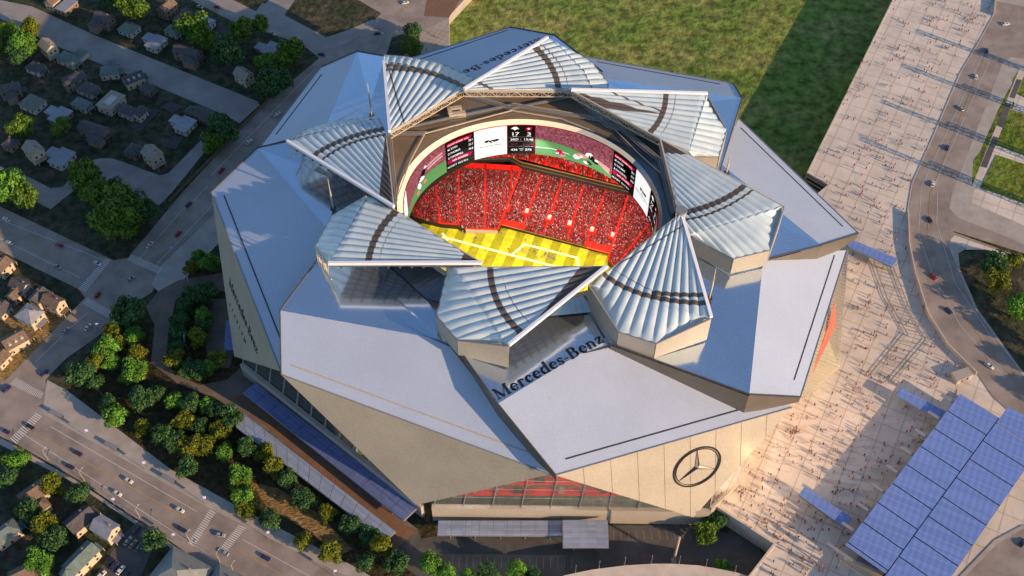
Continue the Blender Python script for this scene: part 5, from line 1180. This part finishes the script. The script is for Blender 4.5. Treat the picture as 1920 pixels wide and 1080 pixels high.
# ================================================================== CARS
CARC={'white':(.62,.62,.6),'silver':(.30,.32,.34),'blue':(.025,.03,.10),'red':(.28,.015,.02),'black':(.02,.02,.022),'grey':(.14,.15,.17),'tan':(.30,.22,.13)}
M('tyre',(.02,.02,.02),.9,var=0); M('car_glass',(.02,.025,.03),.05,.3,var=0); M('lamp_glass',(.7,.7,.65),.2,var=0); M('tail_lamp',(.45,.02,.02),.3,var=0)
protos={}
def car_proto(cn):
    m,n,b=nt('car_'+cn); b.inputs['Base Color'].default_value=(*CARC[cn],1); b.inputs['Roughness'].default_value=.3; b.inputs['Coat Weight'].default_value=.5
    r=empty('parked_car'); mat='car_'+cn
    def loft(secs,mat,name):
        mb=MB(); rows=[]
        for x,hw,z0,z1,tap in secs: rows.append([(x,-hw*.96,z0),(x,-hw,z0+(z1-z0)*.45),(x,-hw*tap,z1-.04),(x,-hw*tap*.75,z1),(x,hw*tap*.75,z1),(x,hw*tap,z1-.04),(x,hw,z0+(z1-z0)*.45),(x,hw*.96,z0)])
        mb.grid(rows,mat); mb.face(rows[0][::-1],mat); mb.face(rows[-1],mat); return mb.build(name,r,smooth=False)
    loft([(-2.35,.70,.35,.78,.9),(-2.25,.86,.25,.92,.92),(-1.5,.93,.22,.98,.92),(0,.95,.2,.98,.93),(1.0,.94,.2,.95,.92),(1.9,.9,.22,.86,.9),(2.25,.8,.28,.72,.9),(2.36,.66,.36,.62,.9)],mat,'body')
    loft([(-1.9,.74,.9,.98,.95),(-1.35,.78,.9,1.38,.84),(.15,.78,.9,1.4,.84),(1.0,.76,.88,.96,.95)],'car_glass','windows')
    loft([(-1.38,.68,1.34,1.43,.92),(-.5,.70,1.36,1.46,.92),(.12,.67,1.36,1.44,.92)],mat,'car_roof')
    for x in(-1.45,1.42):
        for y in(-.86,.86):
            mb=MB(); mb.tube((x,y-.11,.33),(x,y+.11,.33),.33,'tyre',.33,12); wh=mb.build('wheel',r); mb=MB(); s=1 if y>0 else -1; mb.tube((x,y+s*.11,.33),(x,y+s*.13,.33),.2,'steel_grey',.2,8); mb.build('rim',wh)
    for y in(-.6,.6):
        mb=MB(); mb.box((2.3,y,.6),(.12,.34,.16),'lamp_glass'); mb.build('headlight',r); mb=MB(); mb.box((-2.33,y,.68),(.1,.34,.16),'tail_lamp'); mb.build('tail_light',r)
    return r
def cars(zone,group,lst,z=0.):
    by={}
    for c in lst: by.setdefault(c[2],[]).append(c)
    for cn,cs in by.items():
        cs.sort(key=lambda c:c[0])
        for i,(x,y,_,an) in enumerate(cs):
            if cn not in protos: protos[cn]=car_proto(cn); o=protos[cn]
            else: o=copy_tree(protos[cn])
            c=P(x,y,z+.7); o.location=(c.x,c.y,z+.05+LV[0]*.3); o.rotation_euler=(0,0,math.radians(an)); s=1.0; o.name='car'
            dark={'blue':'dark blue','tan':'tan','black':'black'}.get(cn,cn)
            tag(o,'%s car %s, %s'%(dark,zone,'the only %s one'%dark if len(cs)==1 else OR[i]+' of that colour'),'car',group)
protos_loc=None
cars('on the upper left streets','cars on the upper left streets',[(375,13,'silver',-25),(407,13,'red',-20),(457,42,'blue',-20),(510,63,'silver',-30),(603,102,'blue',-15),(520,214,'white',58),(467,266,'white',58),(415,320,'red',62),(760,5,'white',20),(708,62,'blue',20)])
cars('near the shaded crossroads','cars near the shaded crossroads',[(12,411,'white',151),(18,455,'white',151),(111,459,'red',151),(108,500,'silver',-28),(183,494,'white',-28),(354,383,'blue',63),(334,438,'red',63),(281,459,'white',63),(246,523,'silver',50),(183,553,'red',70),(124,620,'silver',63),(165,613,'white',63),(83,699,'blue',55)])
cars('on the lower left avenue','cars on the lower left avenue',[(13,729,'blue',50),(12,809,'blue',152),(57,800,'black',-28),(147,850,'blue',-28),(132,875,'blue',-28),(241,901,'white',-28),(220,925,'white',-28),(337,956,'white',-28),(342,993,'blue',-28),(413,1003,'silver',-10),(420,1036,'silver',152),(499,1046,'blue',-28)])
cars('in the small car park','cars in the small car park at the lower left',[(256,992,'blue',60),(240,1014,'silver',60),(250,1020,'tan',60),(261,1026,'grey',60),(205,1053,'black',60),(214,1061,'blue',60),(226,1069,'white',60),(190,1078,'white',50),(237,1078,'black',60)])
cars('on the right hand road','cars on the right hand road',[(1886,45,'white',10),(1850,95,'blue',75),(1830,144,'white',65),(1801,203,'silver',115),(1776,277,'blue',65),(1749,345,'white',65),(1743,412,'black',100),(1750,519,'red',-62),(1779,583,'blue',-58),(1855,686,'white',-48),(1918,1018,'black',40)],ZP)
# ================================================================== STREET FURNITURE
M('banner_lilac',(.42,.42,.75),.7,var=0)
def lamp_proto():
    r=empty('street_lamp'); mb=MB(); mb.tube((0,0,0),(0,0,8),.13,'steel_cream',.08); mb.tube((0,0,0),(0,0,.6),.28,'concrete',.25); mb.build('pole',r)
    mb=MB(); mb.tube((0,0,7.8),(1.9,0,8.3),.07,'steel_cream',.06); mb.build('arm',r); mb=MB(); mb.box((2.1,0,8.3),(1.0,.4,.18),'wall_white'); mb.build('lamp_head',r); return r
def banner_proto():
    r=empty('banner_pole'); mb=MB(); mb.tube((0,0,0),(0,0,7),.12,'steel_grey',.08); mb.build('pole',r)
    mb=MB(); mb.tube((0,0,6.8),(1.5,0,6.8),.05,'steel_grey'); mb.tube((0,0,4.6),(1.5,0,4.6),.05,'steel_grey'); mb.build('bracket',r); mb=MB(); mb.box((.85,0,5.7),(1.3,.08,2.1),'banner_lilac'); mb.build('banner',r); return r
def stamp(proto,lst,z,lab,cat,group,ang,sc=1.):
    lst=sorted(lst)
    for i,(x,y) in enumerate(lst):
        o=proto if i==0 else copy_tree(proto); o.location=P(x,y,z); o.scale=(sc,)*3; o.rotation_euler=(0,0,math.radians(ang)); tag(o,lab+', '+OR[i],cat,group)
stamp(lamp_proto(),[(90,862),(158,901),(262,970),(357,1017),(412,1053),(440,1075)],0,'street lamp with a single arm on the lower kerb of the avenue','street lamp','street lamps along the avenue',60)
stamp(banner_proto(),[(165,820),(272,880),(385,945),(503,1010),(628,1082),(215,948),(327,1014),(322,478),(185,622)],0,'grey pole with a lilac banner beside the lower left roads','banner pole','banner poles along the avenue',20)
stamp(lamp_proto(),[(352,655),(358,545)],0,'tall lamp post on the shaded green beside the stadium','lamp post','lamp posts on the green',100)
stamp(lamp_proto(),[(1079,1074),(1123,1066),(1171,1059),(1221,1056),(1273,1057),(1323,1063),(1377,1075)],ZP-1,'small lamp post on the edge of the curved terrace','lamp post','lamp posts on the curved terrace',80,.55)
b=P(1263,1052,0); r=empty('support_column',b,label='tall slender column in the dark lot below the tip of the sunlit facade panel',cat='column'); mb=MB(); t=P(1261,962,26); mb.tube(b,Vector((b.x,b.y,23)),.55,'steel_cream',.45,10); mb.build('shaft',r,b); mb=MB(); mb.box(b+Vector((0,0,.3)),(2,2,.6),'concrete'); mb.build('column_base',r,b)
def bench_proto():
    r=empty('bus_shelter'); mb=MB(); mb.box((0,0,2.6),(7,1.8,.18),'steel_grey'); mb.build('shelter_roof',r); mb=MB(); mb.box((0,.8,1.4),(7,.08,2.2),'car_glass'); mb.build('glass_panel',r)
    for x in(-3.3,3.3): mb=MB(); mb.tube((x,-.7,0),(x,-.7,2.6),.09,'steel_grey'); mb.build('post',r)
    return r
stamp(bench_proto(),[(108,780),(211,840),(318,901)],0,'low grey bus shelter on the pavement above the avenue','bus shelter','bus shelters along the avenue',-29)
# ================================================================== PEOPLE
M('skin',(.45,.28,.2),.7,var=0); M('cloth_red',(.36,.03,.02),.8,var=0); M('cloth_dark',(.03,.03,.04),.8,var=0); M('cloth_blue',(.05,.08,.2),.8,var=0); M('cloth_pale',(.55,.5,.45),.8,var=0); M('hair',(.03,.02,.015),.8,var=0)
def person_mesh(top,bot,stride,arm):
    v=[(0,0,.95),(0,0,1.2),(0,0,1.42),(0,0,1.52),(.02,0,1.62),(.02,0,1.73),
       (0,.19,1.40),(arm*.5,.24,1.13),(arm,.22,.88),(0,-.19,1.40),(-arm*.5,-.24,1.13),(-arm,-.22,.88),
       (0,.1,.88),(stride*.5,.11,.48),(stride,.11,.07),(stride+.17,.11,.05),(0,-.1,.88),(-stride*.35,-.11,.48),(-stride,-.11,.07),(-stride+.17,-.11,.05)]
    e=[(0,1),(1,2),(2,3),(3,4),(4,5),(2,6),(6,7),(7,8),(2,9),(9,10),(10,11),(0,12),(12,13),(13,14),(14,15),(0,16),(16,17),(17,18),(18,19)]
    rad=[.15,.15,.15,.065,.10,.075,.075,.055,.045,.075,.055,.045,.10,.075,.05,.04,.10,.075,.05,.04]
    me=bpy.data.meshes.new('person'); me.from_pydata(v,e,[]); o=bpy.data.objects.new('person',me); COL.objects.link(o)
    o.modifiers.new('s','SKIN'); 
    for i,sv in enumerate(me.skin_vertices[0].data): sv.radius=(rad[i],rad[i]); sv.use_root=(i==0)
    dg=bpy.context.evaluated_depsgraph_get(); m2=bpy.data.meshes.new_from_object(o.evaluated_get(dg)); bpy.data.objects.remove(o)
    m2.materials.clear()
    for k in('skin',top,bot,'hair'): m2.materials.append(MATS[k])
    for p in m2.polygons:
        c=p.center; p.material_index=2 if c.z<.93 else (1 if c.z<1.47 and not(c.z<1.02 and abs(c.y)>.18) else (3 if c.z>1.70 or (c.z>1.6 and c.x<-.03) else 0))
    return m2
PM=[(person_mesh('cloth_red','cloth_dark',.28,.12),'red'),(person_mesh('cloth_red','cloth_blue',.05,.03),'red'),(person_mesh('cloth_red','cloth_pale',.3,.15),'red'),(person_mesh('cloth_dark','cloth_dark',.2,.1),'dark'),(person_mesh('cloth_pale','cloth_blue',.25,.1),'pale')]
KEEP=[(1513,323),(1673,0),(1866,0),(1836,78),(1800,138),(1710,345),(1701,400),(1703,460),(1714,515),(1738,592),(1775,650),(1815,695),(1800,738),(1590,1018),(1550,1080),(1440,1080),(1450,1020),(1335,945),(1500,760),(1575,700),(1597,455),(1615,438),(1553,365),(1553,346)]
AV=[[(1592,447),(1684,485),(1672,510),(1590,470)],[(1690,720),(1775,768),(1761,800),(1680,745)],[(1510,905),(1600,968),(1585,1000),(1495,930)],[(1500,745),(1600,600),(1578,700),(1515,770)]]
ZN=[('on the upper plaza beside the green',lambda x,y:y<180),('on the plaza above the stadium right corner',lambda x,y:y<420),('on the plaza by the queue railing',lambda x,y:y<690),('on the plaza by the big blue solar roof',lambda x,y:y<880),('on the lower plaza by the facade emblem',lambda x,y:True)]
pts=[]; tries=0
while len(pts)<820 and tries<90000:
    tries+=1
    if pts and R.random()<.16: q=R.choice(pts); x,y=q[0]+R.gauss(0,5),q[1]+R.gauss(0,3)
    else: x,y=R.uniform(1340,1866),R.uniform(0,1080)
    if not inpoly(x,y,KEEP) or any(inpoly(x,y,a) for a in AV): continue
    if any((x-a)**2+(y-b)**2<7 for a,b in pts): continue
    pts.append((x,y))
extra=[(805,62),(822,72),(812,90),(818,84),(800,95),(815,68),(792,88)]
pts.sort(key=lambda t:-t[1]); big=pts[:293]; small=pts[293:]
for x,y in big:
    k=R.choices(range(5),(4,3,3,5,1.4))[0]; o=bpy.data.objects.new('person',PM[k][0]); COL.objects.link(o); o.location=P(x,y,ZP+.02); o.rotation_euler=(0,0,R.uniform(0,6.28)); o.scale=[R.uniform(1.15,1.35)]*3
    zn=[z for z,f in ZN if f(x,y)][0]; tag(o,'person in %s top walking %s'%(PM[k][1],zn),'person','people in %s tops %s'%(PM[k][1],zn))
def join_people(lst,z,name,label,ms):
    """one mass for the people beyond the counted ones"""
    mb=MB(); md={}
    vs,fs,ms_=[],[],[]
    for x,y in lst:
        me=R.choice(ms)[0]; p=P(x,y,z); a=R.uniform(0,6.28); s=R.uniform(1.05,1.2); ca,sa=math.cos(a)*s,math.sin(a)*s; b0=len(mb.v)
        mb.v+=[(p.x+v.co.x*ca-v.co.y*sa,p.y+v.co.x*sa+v.co.y*ca,p.z+v.co.z*s) for v in me.vertices]
        for f in me.polygons: mb.f.append(tuple(b0+i for i in f.vertices)); mb.m.append(mb.mi(me.materials[f.material_index].name))
    return tag(mb.build(name),label,'crowd',kind='stuff')
join_people(small,ZP+.02,'walking_crowd','crowd of tiny people in red scattered over the far upper plaza',PM[:4])
for i,(x,y) in enumerate(extra):
    o=bpy.data.objects.new('person',PM[i%4][0]); COL.objects.link(o); o.location=P(x,y,.1); o.rotation_euler=(0,0,R.uniform(0,6.28)); o.scale=(1.1,)*3; tag(o,'person in %s top on the tiled square behind the stadium'%PM[i%4][1],'person','people in %s tops on the tiled square'%PM[i%4][1])
pl=[(R.gauss(1010,22),0) for _ in range(26)]; plp=[(x,478+(x-1010)*.27+R.gauss(0,4)) for x,_ in pl]+[(889,446),(892,449),(868,436),(985,453),(1003,459),(1051,474),(1100,480),(940,440),(912,470),(1122,478),(901,497)]
PW=[(person_mesh('cloth_pale','cloth_pale',.3,.2),'white'),(person_mesh('cloth_dark','cloth_pale',.3,.2),'dark')]
for i,(x,y) in enumerate(plp):
    o=bpy.data.objects.new('person',PW[i%2][0]); COL.objects.link(o); o.location=P(x,min(y,500),FZ+.3); o.rotation_euler=(0,0,R.uniform(0,6.28)); o.scale=(1.25,)*3
    tag(o,'player in a %s shirt on the yellow striped pitch'%PW[i%2][1],'person','players in %s shirts on the pitch'%PW[i%2][1])
# ================================================================== LIGHT & CAMERA
w=bpy.data.worlds.new('World'); SC.world=w; w.use_nodes=True; n=w.node_tree; bg=n.nodes['Background']
sk=n.nodes.new('ShaderNodeTexSky'); sk.sky_type='NISHITA'; sk.sun_disc=False; sk.sun_elevation=SUN_EL; sk.sun_rotation=math.pi/2-SUN_AZ
sk.air_density=1.; sk.dust_density=.3; sk.ozone_density=2.5
n.links.new(sk.outputs[0],bg.inputs[0]); bg.inputs[1].default_value=.15
L=bpy.data.lights.new('sun','SUN'); L.energy=5.; L.angle=math.radians(.35); L.color=(1,.68,.40)
o=bpy.data.objects.new('sun',L); COL.objects.link(o)
sd=Vector((math.cos(SUN_AZ)*math.cos(SUN_EL),math.sin(SUN_AZ)*math.cos(SUN_EL),math.sin(SUN_EL)))
o.rotation_euler=sd.to_track_quat('Z','Y').to_euler(); o.location=(400,-200,400)
cam=bpy.data.cameras.new('camera'); cam.lens=FPX/1920*36; cam.sensor_width=36; cam.clip_start=1; cam.clip_end=20000
co=bpy.data.objects.new('camera',cam); COL.objects.link(co); co.location=(0,0,CH); co.rotation_euler=(math.pi/2-PIT,0,0); SC.camera=co
vs=SC.view_settings; SC.display_settings.display_device='sRGB'; vs.view_transform='Standard'; vs.look='None'; vs.exposure=.38; vs.gamma=1.; vs.use_curve_mapping=False
SC.cycles.use_denoising=True; SC.cycles.max_bounces=6
